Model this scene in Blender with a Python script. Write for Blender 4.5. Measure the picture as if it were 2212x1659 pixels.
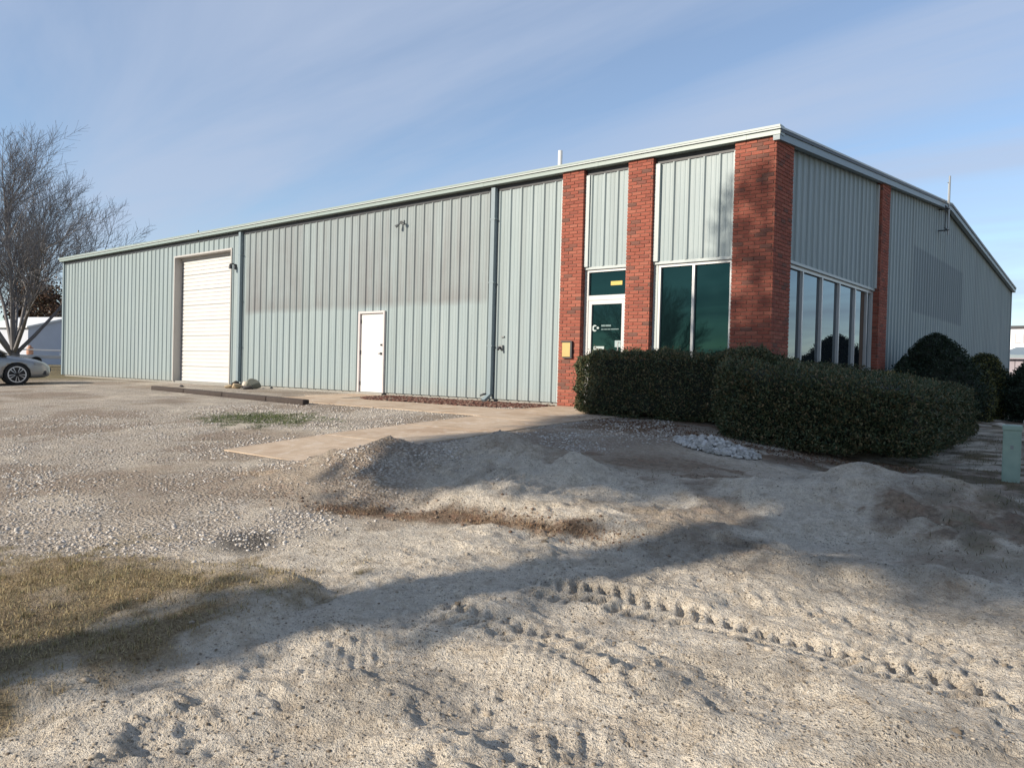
import bpy, bmesh, math, random
import numpy as np
from mathutils import Matrix, Vector

for _o in list(bpy.data.objects):
    bpy.data.objects.remove(_o)
scene = bpy.context.scene
COL = scene.collection
R = math.radians
random.seed(7)
RNG = np.random.default_rng(7)

# ------------------------------------------------------------------ camera
CAM = np.array([5.1069, -12.9199, 0.6661])
YAW, PITCH, ROLL = -0.6961, -0.0167, 0.0258
_f = np.array([math.sin(YAW) * math.cos(PITCH), math.cos(YAW) * math.cos(PITCH), math.sin(PITCH)])
_r = np.array([math.cos(YAW), -math.sin(YAW), 0.0])
_u = np.cross(_r, _f)
CR = math.cos(ROLL) * _r + math.sin(ROLL) * _u
CU = -math.sin(ROLL) * _r + math.cos(ROLL) * _u
cam = bpy.data.cameras.new('camera')
cam.sensor_width = 36.0
cam.lens = 1679.4 / 2212.0 * 36.0
cam.clip_start = 0.05
cam.clip_end = 3000.0
cam_ob = bpy.data.objects.new('camera', cam)
COL.objects.link(cam_ob)
cam_ob.matrix_world = Matrix(((CR[0], CU[0], -_f[0], CAM[0]), (CR[1], CU[1], -_f[1], CAM[1]),
                              (CR[2], CU[2], -_f[2], CAM[2]), (0, 0, 0, 1)))
scene.camera = cam_ob

# ------------------------------------------------------------------ sky and sun
SUN_AZ = 22.0      # light travels this many degrees from +Y towards +X
SUN_EL = 24.0
SUN_STRENGTH = 5.0
SKY_STRENGTH = 0.132
EXPOSURE = 0.38
world = bpy.data.worlds.new('World')
scene.world = world
world.use_nodes = True
wn, wl = world.node_tree.nodes, world.node_tree.links
for _n in list(wn):
    wn.remove(_n)
w_out = wn.new('ShaderNodeOutputWorld')
w_bg = wn.new('ShaderNodeBackground')
w_sky = wn.new('ShaderNodeTexSky')
w_sky.sky_type = 'NISHITA'
w_sky.sun_disc = False
w_sky.sun_elevation = R(SUN_EL)
w_sky.sun_rotation = R(180.0 + SUN_AZ)
w_sky.altitude = 200
w_sky.air_density = 1.0
w_sky.dust_density = 0.15
w_sky.ozone_density = 2.5
w_bg.inputs['Strength'].default_value = SKY_STRENGTH
# thin streaked cirrus over the whole sky
w_tc = wn.new('ShaderNodeTexCoord')
w_sep = wn.new('ShaderNodeSeparateXYZ')
wl.new(w_tc.outputs['Generated'], w_sep.inputs[0])
def wmath(op, a, b=None, clamp=False):
    n = wn.new('ShaderNodeMath'); n.operation = op; n.use_clamp = clamp
    for i, v in enumerate((a, b)):
        if v is None: continue
        if isinstance(v, (int, float)): n.inputs[i].default_value = v
        else: wl.new(v, n.inputs[i])
    return n.outputs[0]
_den = wmath('ADD', wmath('MAXIMUM', w_sep.outputs['Z'], 0.0), 0.16)
_px = wmath('DIVIDE', w_sep.outputs['X'], _den)
_py = wmath('DIVIDE', w_sep.outputs['Y'], _den)
w_comb = wn.new('ShaderNodeCombineXYZ')
wl.new(_px, w_comb.inputs[0]); wl.new(_py, w_comb.inputs[1])
w_map = wn.new('ShaderNodeMapping')
w_map.inputs['Rotation'].default_value = (0, 0, R(62))
w_map.inputs['Scale'].default_value = (0.30, 1.5, 1)
wl.new(w_comb.outputs[0], w_map.inputs['Vector'])
w_noise = wn.new('ShaderNodeTexNoise')
w_noise.inputs['Scale'].default_value = 1.25
w_noise.inputs['Detail'].default_value = 7.0
w_noise.inputs['Roughness'].default_value = 0.56
w_noise.inputs['Distortion'].default_value = 0.6
wl.new(w_map.outputs[0], w_noise.inputs['Vector'])
w_ramp = wn.new('ShaderNodeValToRGB')
w_ramp.color_ramp.elements[0].position = 0.38
w_ramp.color_ramp.elements[0].color = (0.22, 0.22, 0.22, 1)
w_ramp.color_ramp.elements[1].position = 0.64
w_ramp.color_ramp.elements[1].color = (0.72, 0.72, 0.72, 1)
wl.new(w_noise.outputs['Fac'], w_ramp.inputs['Fac'])
w_mix = wn.new('ShaderNodeMixRGB')
w_mix.inputs['Color2'].default_value = (2.95, 3.45, 4.45, 1)
wl.new(w_ramp.outputs['Color'], w_mix.inputs['Fac'])
wl.new(w_sky.outputs['Color'], w_mix.inputs['Color1'])
wl.new(w_mix.outputs['Color'], w_bg.inputs['Color'])
wl.new(w_bg.outputs[0], w_out.inputs[0])

sun = bpy.data.lights.new('sun', 'SUN')
sun.energy = SUN_STRENGTH
sun.angle = R(0.55)
sun.color = (1.0, 0.90, 0.76)
sun_ob = bpy.data.objects.new('sun', sun)
COL.objects.link(sun_ob)
_ld = Vector((math.sin(R(SUN_AZ)) * math.cos(R(SUN_EL)), math.cos(R(SUN_AZ)) * math.cos(R(SUN_EL)), -math.sin(R(SUN_EL))))
sun_ob.rotation_euler = _ld.to_track_quat('-Z', 'Y').to_euler()
sun_ob.location = (-20, -40, 30)

scene.render.engine = 'CYCLES'
scene.view_settings.view_transform = 'Standard'
scene.view_settings.look = 'None'
scene.view_settings.gamma = 1.0
scene.view_settings.use_curve_mapping = False
scene.view_settings.exposure = EXPOSURE

# ------------------------------------------------------------------ helpers
class MB:
    """collects vertices and faces, then links them as ONE mesh object"""
    def __init__(self):
        self.v = []; self.f = []
    def add(self, vs, fs):
        o = len(self.v)
        self.v.extend([tuple(p) for p in vs])
        self.f.extend([tuple(i + o for i in fc) for fc in fs])
        return self
    def box(self, x0, x1, y0, y1, z0, z1):
        return self.add([(x0, y0, z0), (x1, y0, z0), (x1, y1, z0), (x0, y1, z0), (x0, y0, z1), (x1, y0, z1), (x1, y1, z1), (x0, y1, z1)],
                        [(0, 3, 2, 1), (4, 5, 6, 7), (0, 1, 5, 4), (1, 2, 6, 5), (2, 3, 7, 6), (3, 0, 4, 7)])
    def bbox(self, x0, x1, y0, y1, z0, z1, b=0.01):
        """box with chamfered vertical and top edges"""
        bm = bmesh.new()
        bmesh.ops.create_cube(bm, size=1.0)
        for v in bm.verts:
            v.co = Vector(((x0 + x1) / 2 + v.co.x * (x1 - x0), (y0 + y1) / 2 + v.co.y * (y1 - y0), (z0 + z1) / 2 + v.co.z * (z1 - z0)))
        bmesh.ops.bevel(bm, geom=list(bm.edges), offset=b, segments=2, affect='EDGES', profile=0.5)
        bm.verts.index_update()
        self.add([v.co[:] for v in bm.verts], [[v.index for v in f.verts] for f in bm.faces])
        bm.free()
        return self
    def tube(self, pts, rad, n=8, cap=True):
        pts = [Vector(p) for p in pts]
        if isinstance(rad, (int, float)): rad = [rad] * len(pts)
        rings = []; o = len(self.v)
        for i, p in enumerate(pts):
            d = (pts[min(i + 1, len(pts) - 1)] - pts[max(i - 1, 0)]).normalized()
            a = d.orthogonal().normalized() if i == 0 else (rings[-1] - d * rings[-1].dot(d)).normalized()
            rings.append(a); b = d.cross(a)
            for k in range(n):
                t = 2 * math.pi * k / n
                self.v.append(tuple(p + (a * math.cos(t) + b * math.sin(t)) * rad[i]))
        for i in range(len(pts) - 1):
            for k in range(n):
                self.f.append((o + i * n + k, o + i * n + (k + 1) % n, o + (i + 1) * n + (k + 1) % n, o + (i + 1) * n + k))
        if cap:
            self.f.append(tuple(o + k for k in reversed(range(n))))
            self.f.append(tuple(o + (len(pts) - 1) * n + k for k in range(n)))
        return self
    def mesh(self, name, mat=None, smooth=False):
        me = bpy.data.meshes.new(name)
        me.from_pydata(self.v, [], self.f)
        if mat: me.materials.append(mat)
        if smooth:
            me.polygons.foreach_set('use_smooth', [True] * len(me.polygons))
        me.update()
        return me
    def build(self, name, mat, parent=None, smooth=False, loc=None):
        return link(name, self.mesh(name, mat, smooth), parent, loc)

def link(name, me, parent=None, loc=None, rot=None):
    o = bpy.data.objects.new(name, me)
    COL.objects.link(o)
    if parent is not None: o.parent = parent
    if loc is not None: o.location = loc
    if rot is not None: o.rotation_euler = rot
    return o

def tag(o, label=None, cat=None, group=None, kind=None):
    if label: o['label'] = label
    if cat: o['category'] = cat
    if group: o['group'] = group
    if kind: o['kind'] = kind
    return o

def thing(name, label, cat, loc=(0, 0, 0), rotz=0.0, group=None):
    o = bpy.data.objects.new(name, None)
    o.empty_display_size = 0.2
    COL.objects.link(o)
    o.location = loc; o.rotation_euler = (0, 0, rotz)
    return tag(o, label, cat, group)

def fast_mesh(name, V, F, mat, smooth=False):
    """V (n,3) array, F (m,k) array of equal-size faces"""
    V = np.asarray(V, dtype=np.float32); F = np.asarray(F, dtype=np.int32)
    me = bpy.data.meshes.new(name)
    m, k = F.shape
    me.vertices.add(len(V)); me.vertices.foreach_set('co', V.ravel())
    me.loops.add(m * k); me.loops.foreach_set('vertex_index', F.ravel())
    me.polygons.add(m)
    me.polygons.foreach_set('loop_start', np.arange(0, m * k, k, dtype=np.int32))
    me.polygons.foreach_set('loop_total', np.full(m, k, dtype=np.int32))
    if smooth: me.polygons.foreach_set('use_smooth', np.ones(m, dtype=bool))
    if mat: me.materials.append(mat)
    me.update(calc_edges=True)
    return me

# ------------------------------------------------------------------ material helpers
class Nodes:
    def __init__(self, name):
        self.m = bpy.data.materials.new(name)
        self.m.use_nodes = True
        self.t = self.m.node_tree
        self.n = self.t.nodes; self.l = self.t.links
        self.p = self.n['Principled BSDF']
        self.out = self.n['Material Output']
    def put(self, sock, v):
        if v is None: return
        if isinstance(v, bpy.types.NodeSocket): self.l.new(v, sock)
        elif isinstance(v, (tuple, list)) and len(v) == 3 and len(sock.default_value) == 4: sock.default_value = (*v, 1)
        else: sock.default_value = v
    def noise(self, scale, detail=3, rough=0.55, vec=None, dist=0.0, out='Fac'):
        n = self.n.new('ShaderNodeTexNoise')
        n.inputs['Scale'].default_value = scale; n.inputs['Detail'].default_value = detail
        n.inputs['Roughness'].default_value = rough; n.inputs['Distortion'].default_value = dist
        self.put(n.inputs['Vector'], vec if vec is not None else self.pos())
        return n.outputs[out]
    def voro(self, scale, feature='F1', vec=None, out='Distance', rand=1.0):
        n = self.n.new('ShaderNodeTexVoronoi'); n.feature = feature
        n.inputs['Scale'].default_value = scale
        n.inputs['Randomness'].default_value = rand
        self.put(n.inputs['Vector'], vec if vec is not None else self.pos())
        return n.outputs[out]
    def pos(self):
        if not hasattr(self, '_pos'):
            self._pos = self.n.new('ShaderNodeNewGeometry')
        return self._pos.outputs['Position']
    def mapped(self, scale=(1, 1, 1), vec=None, rot=(0, 0, 0)):
        n = self.n.new('ShaderNodeMapping')
        n.inputs['Scale'].default_value = scale; n.inputs['Rotation'].default_value = rot
        self.put(n.inputs['Vector'], vec if vec is not None else self.pos())
        return n.outputs[0]
    def obj(self):
        return self.n.new('ShaderNodeTexCoord').outputs['Object']
    def ramp(self, fac, stops):
        n = self.n.new('ShaderNodeValToRGB')
        cr = n.color_ramp
        while len(cr.elements) > len(stops): cr.elements.remove(cr.elements[-1])
        while len(cr.elements) < len(stops): cr.elements.new(0.5)
        for e, (p, c) in zip(cr.elements, stops):
            e.position = p; e.color = (*c, 1) if isinstance(c, (tuple, list)) else (c, c, c, 1)
        self.put(n.inputs['Fac'], fac)
        return n.outputs['Color']
    def mix(self, fac, a, b, mode='MIX'):
        n = self.n.new('ShaderNodeMixRGB'); n.blend_type = mode
        self.put(n.inputs['Fac'], fac); self.put(n.inputs['Color1'], a); self.put(n.inputs['Color2'], b)
        return n.outputs[0]
    def math(self, op, a, b=None, clamp=False):
        n = self.n.new('ShaderNodeMath'); n.operation = op; n.use_clamp = clamp
        self.put(n.inputs[0], a)
        if b is not None: self.put(n.inputs[1], b)
        return n.outputs[0]
    def sep(self, v):
        n = self.n.new('ShaderNodeSeparateXYZ'); self.put(n.inputs[0], v); return n.outputs
    def rand(self):
        return self.n.new('ShaderNodeObjectInfo').outputs['Random']
    def island(self):
        return self.n.new('ShaderNodeNewGeometry').outputs['Random Per Island']
    def attr(self, name):
        n = self.n.new('ShaderNodeAttribute'); n.attribute_name = name; return n
    def bump(self, h, strength=0.3, dist=0.01, normal=None):
        n = self.n.new('ShaderNodeBump')
        n.inputs['Strength'].default_value = strength; n.inputs['Distance'].default_value = dist
        self.put(n.inputs['Height'], h)
        if normal is not None: self.put(n.inputs['Normal'], normal)
        self.l.new(n.outputs[0], self.p.inputs['Normal'])
        return n.outputs[0]
    def set(self, color=None, rough=None, metal=None, spec=None):
        if color is not None: self.put(self.p.inputs['Base Color'], color)
        if rough is not None: self.put(self.p.inputs['Roughness'], rough)
        if metal is not None: self.put(self.p.inputs['Metallic'], metal)
        if spec is not None: self.put(self.p.inputs['Specular IOR Level'], spec)
        return self.m

def plain(name, color, rough=0.6, metal=0.0, var=0.12, scale=6.0, spec=0.4, bump=0.0):
    k = Nodes(name)
    f = k.noise(scale, 4, 0.6)
    c = k.mix(f, tuple(v * (1 - var) for v in color), tuple(min(1, v * (1 + var)) for v in color))
    if bump: k.bump(k.noise(scale * 8, 3), bump, 0.01)
    return k.set(c, rough, metal, spec)

def leafmat(name, cols, rough=0.6, big=0.9, dark=0.0):
    """foliage: colour varies leaf by leaf and in larger patches"""
    k = Nodes(name)
    i = k.island()
    c = k.ramp(i, [(j / max(1, len(cols) - 1), c) for j, c in enumerate(cols)])
    p = k.noise(big, 2)
    c = k.mix(k.math('MULTIPLY', p, 0.55), c, cols[0])
    return k.set(c, rough, 0, 0.25)
# ------------------------------------------------------------------ ground shape
def _hash(ix, iy, seed):
    n = (ix.astype(np.int64) * 374761393 + iy.astype(np.int64) * 668265263 + seed * 1274126177) & 0x7fffffff
    n = ((n ^ (n >> 13)) * 1274126177) & 0x7fffffff
    n = n ^ (n >> 16)
    return (n & 0xffff) / 65535.0

def vn(x, y, s, seed=0):
    """smooth value noise in 0..1 with cell size s"""
    x = np.asarray(x, float) / s; y = np.asarray(y, float) / s
    ix = np.floor(x); iy = np.floor(y); fx = x - ix; fy = y - iy
    fx = fx * fx * (3 - 2 * fx); fy = fy * fy * (3 - 2 * fy)
    a = _hash(ix, iy, seed); b = _hash(ix + 1, iy, seed); c = _hash(ix, iy + 1, seed); d = _hash(ix + 1, iy + 1, seed)
    return (a * (1 - fx) + b * fx) * (1 - fy) + (c * (1 - fx) + d * fx) * fy

def fbm(x, y, s, seed=0, oct=4):
    t = 0; a = 0.5; w = 0
    for i in range(oct):
        t = t + a * vn(x, y, s, seed + i * 17); w += a; a *= 0.5; s *= 0.5
    return t / w

def sstep(a, b, v):
    t = np.clip((np.asarray(v, float) - a) / (b - a), 0, 1)
    return t * t * (3 - 2 * t)

def seg_dist(x, y, pts):
    """distance to a polyline and the arc length of the nearest point"""
    best = np.full(np.shape(x), 1e9); arc = np.zeros(np.shape(x)); side = np.zeros(np.shape(x)); L = 0.0
    for (x0, y0), (x1, y1) in zip(pts[:-1], pts[1:]):
        dx, dy = x1 - x0, y1 - y0; l = math.hypot(dx, dy)
        t = np.clip(((x - x0) * dx + (y - y0) * dy) / (l * l), 0, 1)
        d = np.hypot(x - x0 - t * dx, y - y0 - t * dy)
        s = ((x - x0) * dy - (y - y0) * dx) / l
        m = d < best
        best = np.where(m, d, best); arc = np.where(m, L + t * l, arc); side = np.where(m, s, side)
        L += l
    return best, arc, side

def poly_sd(x, y, pts):
    """signed distance to a polygon, negative inside"""
    d, _, _ = seg_dist(x, y, list(pts) + [pts[0]])
    ins = np.zeros(np.shape(x), bool)
    n = len(pts)
    for i in range(n):
        x0, y0 = pts[i]; x1, y1 = pts[(i + 1) % n]
        c = ((y0 > y) != (y1 > y)) & (x < (x1 - x0) * (y - y0) / ((y1 - y0) if y1 != y0 else 1e-9) + x0)
        ins ^= c
    return np.where(ins, -d, d)

KY = [-60, -25, -16, -13, -11.5, -10, -8, -6, -3, 0, 3]
KZL = [-1.1, -1.1, -.98, -.86, -.76, -.63, -.44, -.28, -.12, -.04, -.03]
KZR = [-1.1, -1.1, -.98, -.86, -.77, -.68, -.56, -.50, -.42, -.36, -.30]
GRASS_POLY = [(-4.5, -12.2), (-1.4, -11.3), (-0.4, -10.75), (0.42, -10.35), (1.05, -10.10), (1.45, -10.22), (1.62, -10.75), (1.55, -11.9), (0.9, -13.2), (0.2, -16), (-6, -16)]
BERM = [(-1.45, -8.42), (-0.5, -8.25), (0.6, -8.1), (1.6, -7.95), (2.4, -7.85)]
DIRT_LINE = [(-0.65, -8.92), (0.02, -8.68), (0.76, -8.50), (1.44, -8.36), (1.95, -8.24)]
RIDGE3 = [(2.75, -7.97), (3.45, -7.95), (3.95, -7.74), (5.0, -7.62)]
TRACK1 = [(2.2, -9.40), (2.71, -9.25), (3.05, -9.18), (3.41, -9.16), (3.77, -9.20), (4.2, -9.22), (4.9, -9.30)]
TRACK2 = [(2.12, -10.02), (2.49, -9.91), (2.89, -9.89), (3.35, -10.07), (3.6, -10.3)]
TRACK3 = [(1.75, -11.55), (2.23, -11.53), (2.6, -11.5), (3.0, -11.62)]
TRACK4 = [(2.9, -10.7), (3.4, -10.72), (3.9, -10.62), (4.5, -10.45)]
TRACK5 = [(3.2, -8.78), (3.8, -8.68), (4.4, -8.7), (5.3, -8.85)]
BUMPS = [(-0.80, -7.72, .34, .28, .27), (-1.25, -8.05, .34, .2, .13), (0.1, -7.15, .46, .36, .36), (-.35, -7.5, .6, .35, .08),
         (0.9, -6.85, .55, .38, .20), (0.5, -6.3, .4, .3, .06),
         (3.0, -5.9, .9, .62, .34), (3.8, -5.6, .7, .45, .20), (2.45, -6.5, .6, .35, .15), (4.1, -6.6, .35, .16, .07),
         (3.35, -10.02, .26, .12, .06), (2.85, -10.2, .30, .10, .07), (3.7, -10.2, .30, .12, .05), (4.4, -9.85, .32, .2, .06),
         (3.2, -11.0, .3, .16, .05), (2.4, -10.75, .35, .14, .04), (2.75, -9.05, .45, .16, .06), (1.9, -9.35, .3, .2, .03),
         (1.62, -10.55, .22, .1, .05)]

def ground_z(x, y, fine=True):
    x = np.asarray(x, float); y = np.asarray(y, float)
    w = sstep(-0.8, 2.6, x)
    z = np.interp(y, KY, KZL) * (1 - w) + np.interp(y, KY, KZR) * w
    far = np.hypot(x - CAM[0], y - CAM[1])
    z = z + 0.27 * sstep(34, 62, far) * (x < -15) + 0.3 * sstep(28, 50, far) * sstep(2, 10, x) * (y > 0)
    for bx, by, sx, sy, h in BUMPS:
        wob = 0.25 * (vn(x, y, 0.5, 5) - 0.5)
        r2 = ((x - bx) / sx + wob) ** 2 + ((y - by) / sy + wob) ** 2
        z = z + h * np.exp(-0.8 * (r2 + .01) ** 0.66)
    d, a, s = seg_dist(x, y, BERM)
    z = z + 0.10 * np.exp(-0.5 * (d / np.where(s > 0, 0.22, 0.45)) ** 2)
    d, a, s = seg_dist(x, y, DIRT_LINE)
    z = z - 0.03 * np.exp(-0.5 * (d / 0.18) ** 2) * sstep(0, .3, a)
    d, a, s = seg_dist(x, y, RIDGE3)
    z = z + 0.075 * np.exp(-0.5 * (d / 0.11) ** 2) * sstep(0, .5, a) * (0.6 + 0.8 * vn(x, y, .35, 9))
    # turf bank stands a little above the worn drive
    g = poly_sd(x, y, GRASS_POLY) + 0.12 * (fbm(x, y, .5, 31) - .5)
    z = z + 0.085 * sstep(0.10, -0.10, g)
    # broad unevenness that fades out near the walls and on the far lot
    wd = np.minimum(np.hypot(np.maximum(np.maximum(-3.86 - x, x + 2.02), 0), np.maximum(-7.78 - y, 0)), np.hypot(np.maximum(np.maximum(-10.9 - x, x + 3.86), 0), np.maximum(np.maximum(-3.0 - y, y + 1.45), 0)))
    near = sstep(16, 6, far) * sstep(0.2, -1.5, y) * (.1 + .9 * sstep(0.05, .7, wd))
    east = sstep(-1.2, 0.8, x)
    z = z + near * ((fbm(x, y, 1.4, 3) - .5) * (0.05 + 0.07 * east) + (fbm(x, y, .33, 4) - .5) * (0.012 + 0.036 * east))
    if fine:
        drive = sstep(0.0, 0.25, g) * sstep(0.6, 1.5, x) * sstep(-6.5, -7.6, y) * sstep(9, 6, far)
        lump = fbm(x, y, .12, 12, 3) - .5
        rid = 1 - 2 * np.abs(fbm(x, y, .085, 14, 3) - .5)
        z = z + drive * (0.019 * lump + .011 * (rid - .7) * sstep(.3, .6, vn(x, y, .5, 15)) + .008 * (vn(x, y, .036, 16) - .5))
        z = z + drive * 0.0 * lump + drive * 0.03 * np.clip(vn(x, y, .16, 44) - .72, 0, 1) * sstep(.45, .6, vn(x, y, .9, 45))
        # broken crust: little steps with crumbled edges
        cr_ = fbm(x, y, .34, 81) + .06 * (vn(x, y, .04, 82) - .5)
        c2_ = fbm(x, y, .5, 83) + .07 * (vn(x, y, .05, 84) - .5)
        z = z + drive * (.012 * sstep(.50, .515, cr_) + .009 * sstep(.44, .455, cr_) + .014 * sstep(.53, .545, c2_))
        # pressed-in tyre tracks: staggered lugs across a shallow rut
        for pts, half, pitch, dep in ((TRACK1, .12, .088, .034), (TRACK2, .11, .085, .026), (TRACK3, .12, .10, .007), (TRACK4, .13, .11, .010), (TRACK5, .13, .11, .012)):
            d, a, s = seg_dist(x, y, pts)
            Lt = sum(math.dist(p, q) for p, q in zip(pts[:-1], pts[1:]))
            inside = sstep(half + .04, half - .03, d) * sstep(0, .15, a) * sstep(Lt, Lt - .35, a)
            rim = np.exp(-0.5 * ((d - half - .05) / .035) ** 2) * sstep(0, .15, a) * sstep(Lt, Lt - .25, a)
            ph = (a + np.where(s > 0, pitch / 2, 0) + 0.35 * np.abs(s)) / pitch
            fr = np.abs((ph % 1.0) - .5) * 2
            lug = sstep(.60, .38, fr) * sstep(.012, .035, np.abs(s)) * (0.9 + .25 * vn(x, y, .09, 71))
            z = z - inside * (dep * .12 + dep * 1.15 * lug) + rim * .004
        # hoof-sized pits and clods in the soft foreground
        pm = sstep(.5, .62, vn(x, y, .7, 51)) * drive * sstep(-10.35, -10.7, y)
        pit = np.clip(vn(x * .8 + y * .5, y, .10, 52) - .62, 0, 1)
        z = z - pm * pit * .07 + pm * .02
        clod = np.clip(vn(x, y, .05, 58) - .62, 0, 1) * sstep(.48, .7, vn(x, y, .6, 59))
        z = z + drive * clod * .03
        pile = np.exp(-0.5 * (((x - 0.2) / 1.6) ** 2 + ((y + 7.5) / .8) ** 2)) + np.exp(-0.5 * (((x - 3.1) / 1.2) ** 2 + ((y + 6.3) / .9) ** 2))
        z = z + np.clip(pile, 0, 1) * (0.17 * (np.abs(fbm(x, y, .45, 21) - .5)) + .05 * (fbm(x, y, .13, 22, 3) - .5) + .02 * sstep(.50, .54, fbm(x, y, .3, 25)))
        # raked striations left by the bucket
        for cx_, cy_, an_, rr_ in ((3.05, -10.2, .5, .42), (3.9, -9.75, -.3, .4), (2.2, -10.6, .9, .35), (4.4, -8.95, .1, .5), (3.6, -10.7, .7, .4)):
            q_ = np.hypot(x - cx_, y - cy_)
            z = z + .0055 * np.sin(((x - cx_) * math.cos(an_) + (y - cy_) * math.sin(an_)) * 2 * math.pi / .055 + 3 * vn(x, y, .3, 61)) * sstep(rr_, rr_ * .4, q_ + .25 * (vn(x, y, .2, 62) - .5)) * drive
        # dozer cleat pattern on the long pile
        d, a, s = seg_dist(x, y, [(-0.6, -8.0), (1.3, -7.55)])
        z = z + .012 * np.sin(a * 2 * math.pi / .085 + s * 6) * sstep(.2, .08, d) * sstep(0, .3, a)
    return z

def gz(x, y):
    return float(ground_z(np.array([x]), np.array([y]))[0])
# ------------------------------------------------------------------ ground sheet
SW_X0, SW_X1, SW_Y0, SW_Y1 = -3.86, -2.02, -7.78, 0.0      # entry walk
WALK2 = [(-10.9, -1.35), (-10.9, -3.0), (-3.86, -3.3), (-3.86, -1.55)]
BED = [(-9.9, 0.1), (-10.4, -0.35), (-9.2, -1.25), (-5.6, -1.35), (-4.45, -0.75), (-4.45, 0.1)]

def steps(*seg):
    out = []
    for a, b, d in seg:
        n = max(1, int(round((b - a) / d)))
        out += list(np.linspace(a, b, n, endpoint=False))
    out.append(seg[-1][1])
    return np.array(out)

def ground_masks(x, y):
    far = np.hypot(x - CAM[0], y - CAM[1])
    n1 = fbm(x, y, .8, 101); n2 = fbm(x, y, .22, 102); n3 = fbm(x, y, 2.6, 103)
    g = poly_sd(x, y, GRASS_POLY)
    grass = sstep(.10, -.30, g + .8 * (n2 - .5) + .5 * (n1 - .5)) * (.55 + .45 * sstep(.36, .5, fbm(x, y, .35, 140)))
    # thin dead grass creeping over the lot north of the bank
    grass = np.maximum(grass, .65 * sstep(.95, .2, g) * sstep(.50, .64, n2 * .6 + n1 * .4) * (x < 1.6))
    gravel = sstep(.55, -.5, x + .9 * (n1 - .5) + .35 * (y + 9.5) * (y < -9.5)) * (1 - grass)
    gravel = gravel * sstep(.30, .46, n1 * .55 + n3 * .45)
    gravel = np.maximum(gravel, .75 * (x < -1) * sstep(.44, .62, n2) * (1 - grass))
    # bare compacted patches on the lot
    soil = sstep(.53, .70, fbm(x, y, 1.7, 110)) * sstep(1.4, .2, x) * .5
    d, a, s = seg_dist(x, y, DIRT_LINE)
    soil = np.maximum(soil, sstep(.20, .04, d + .22 * (n2 - .5)) * sstep(0, .4, a))
    soil = np.maximum(soil, .8 * np.exp(-.5 * (((x - .75) / .8) ** 2 + ((y + 5.2) / .8) ** 2)) * sstep(.3, .6, n1 + .15))
    soil = np.maximum(soil, sstep(-4.4, -3.2, y) * sstep(-2.1, -1.5, x) * sstep(.42, .60, n1 * .5 + n2 * .5))
    for px_, py_, pr_ in ((3.62, -6.42, .35), (4.0, -6.45, .4), (4.5, -6.3, .5), (1.7, -5.6, .6), (1.2, -4.9, .6), (-.4, -5.6, .9), (.6, -5.4, .7), (2.1, -5.2, .5)):
        soil = np.maximum(soil, .85 * sstep(pr_, pr_ * .3, np.hypot(x - px_, (y - py_) * 1.4) + 1.3 * (n2 - .5) + .5 * (fbm(x, y, .07, 160) - .5)))
    # tan stains over the lot
    soil = np.maximum(soil, .45 * sstep(.56, .66, fbm(x, y, 1.1, 150)) * (x < .8))
    # weedy verge round the pedestal and hedge
    verge = sstep(3.5, 4.3, x + .6 * (n1 - .5)) * sstep(-7.6, -6.4, y + .5 * (n1 - .5)) * (y < 8)
    verge = np.maximum(verge, sstep(1.6, 2.6, x) * sstep(-4.4, -3.7, y) * (y < 9))
    soil = np.maximum(soil, .55 * sstep(.54, .66, fbm(x, y, .6, 151)) * sstep(-.2, .5, x) * sstep(-8.6, -7.6, y))
    soil = np.maximum(soil, .75 * verge * sstep(.35, .6, n2 * .5 + n1 * .5))
    pg = np.exp(-.5 * (((x + 6.5) / 1.3) ** 2 + ((y + 5.5) / .8) ** 2))
    green = np.maximum(.8 * sstep(.35, .95, pg + 1.1 * (n2 - .5) + .3 * (n1 - .5)), verge * .45 * sstep(.4, .6, n2))
    green = np.maximum(green, .22 * grass * sstep(.52, .68, fbm(x, y, .5, 120)))
    farfield = sstep(31, 36, far) * sstep(-14, -19, x)
    grass = np.maximum(grass, farfield * .9); green = np.maximum(green, farfield * .5)
    grass = np.maximum(grass, .9 * sstep(3, 7, x) * sstep(4, 8, y))
    road = sstep(-14.4, -14.8, y)
    grass = grass * (1 - road)
    damp = sstep(.36, .12, np.hypot((x - .02) * .8 + (y + 9.8) * .5, (y + 9.8) - .25 * (x - .02)) + .12 * (n2 - .5))
    damp = np.maximum(damp, .35 * sstep(.55, .7, fbm(x, y, .9, 130)) * sstep(-.2, .8, x))
    return grass, gravel, soil, green, damp

xs = steps((-900, -120, 60), (-120, -36, 6), (-36, -10, .4), (-10, -2, .045), (-2, .4, .028), (.4, 5.6, .0145), (5.6, 8, .06), (8, 24, .5), (24, 120, 6), (120, 900, 60))
ys = steps((-900, -120, 60), (-120, -30, 6), (-30, -15, .5), (-15, -12.4, .08), (-12.4, -7.5, .0150), (-7.5, -3.5, .028), (-3.5, .4, .05), (.4, 12, .3), (12, 60, 3), (60, 120, 6), (120, 900, 60))
GX, GY = np.meshgrid(xs, ys)
GZ = ground_z(GX, GY)
nx, ny = len(xs), len(ys)
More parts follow.
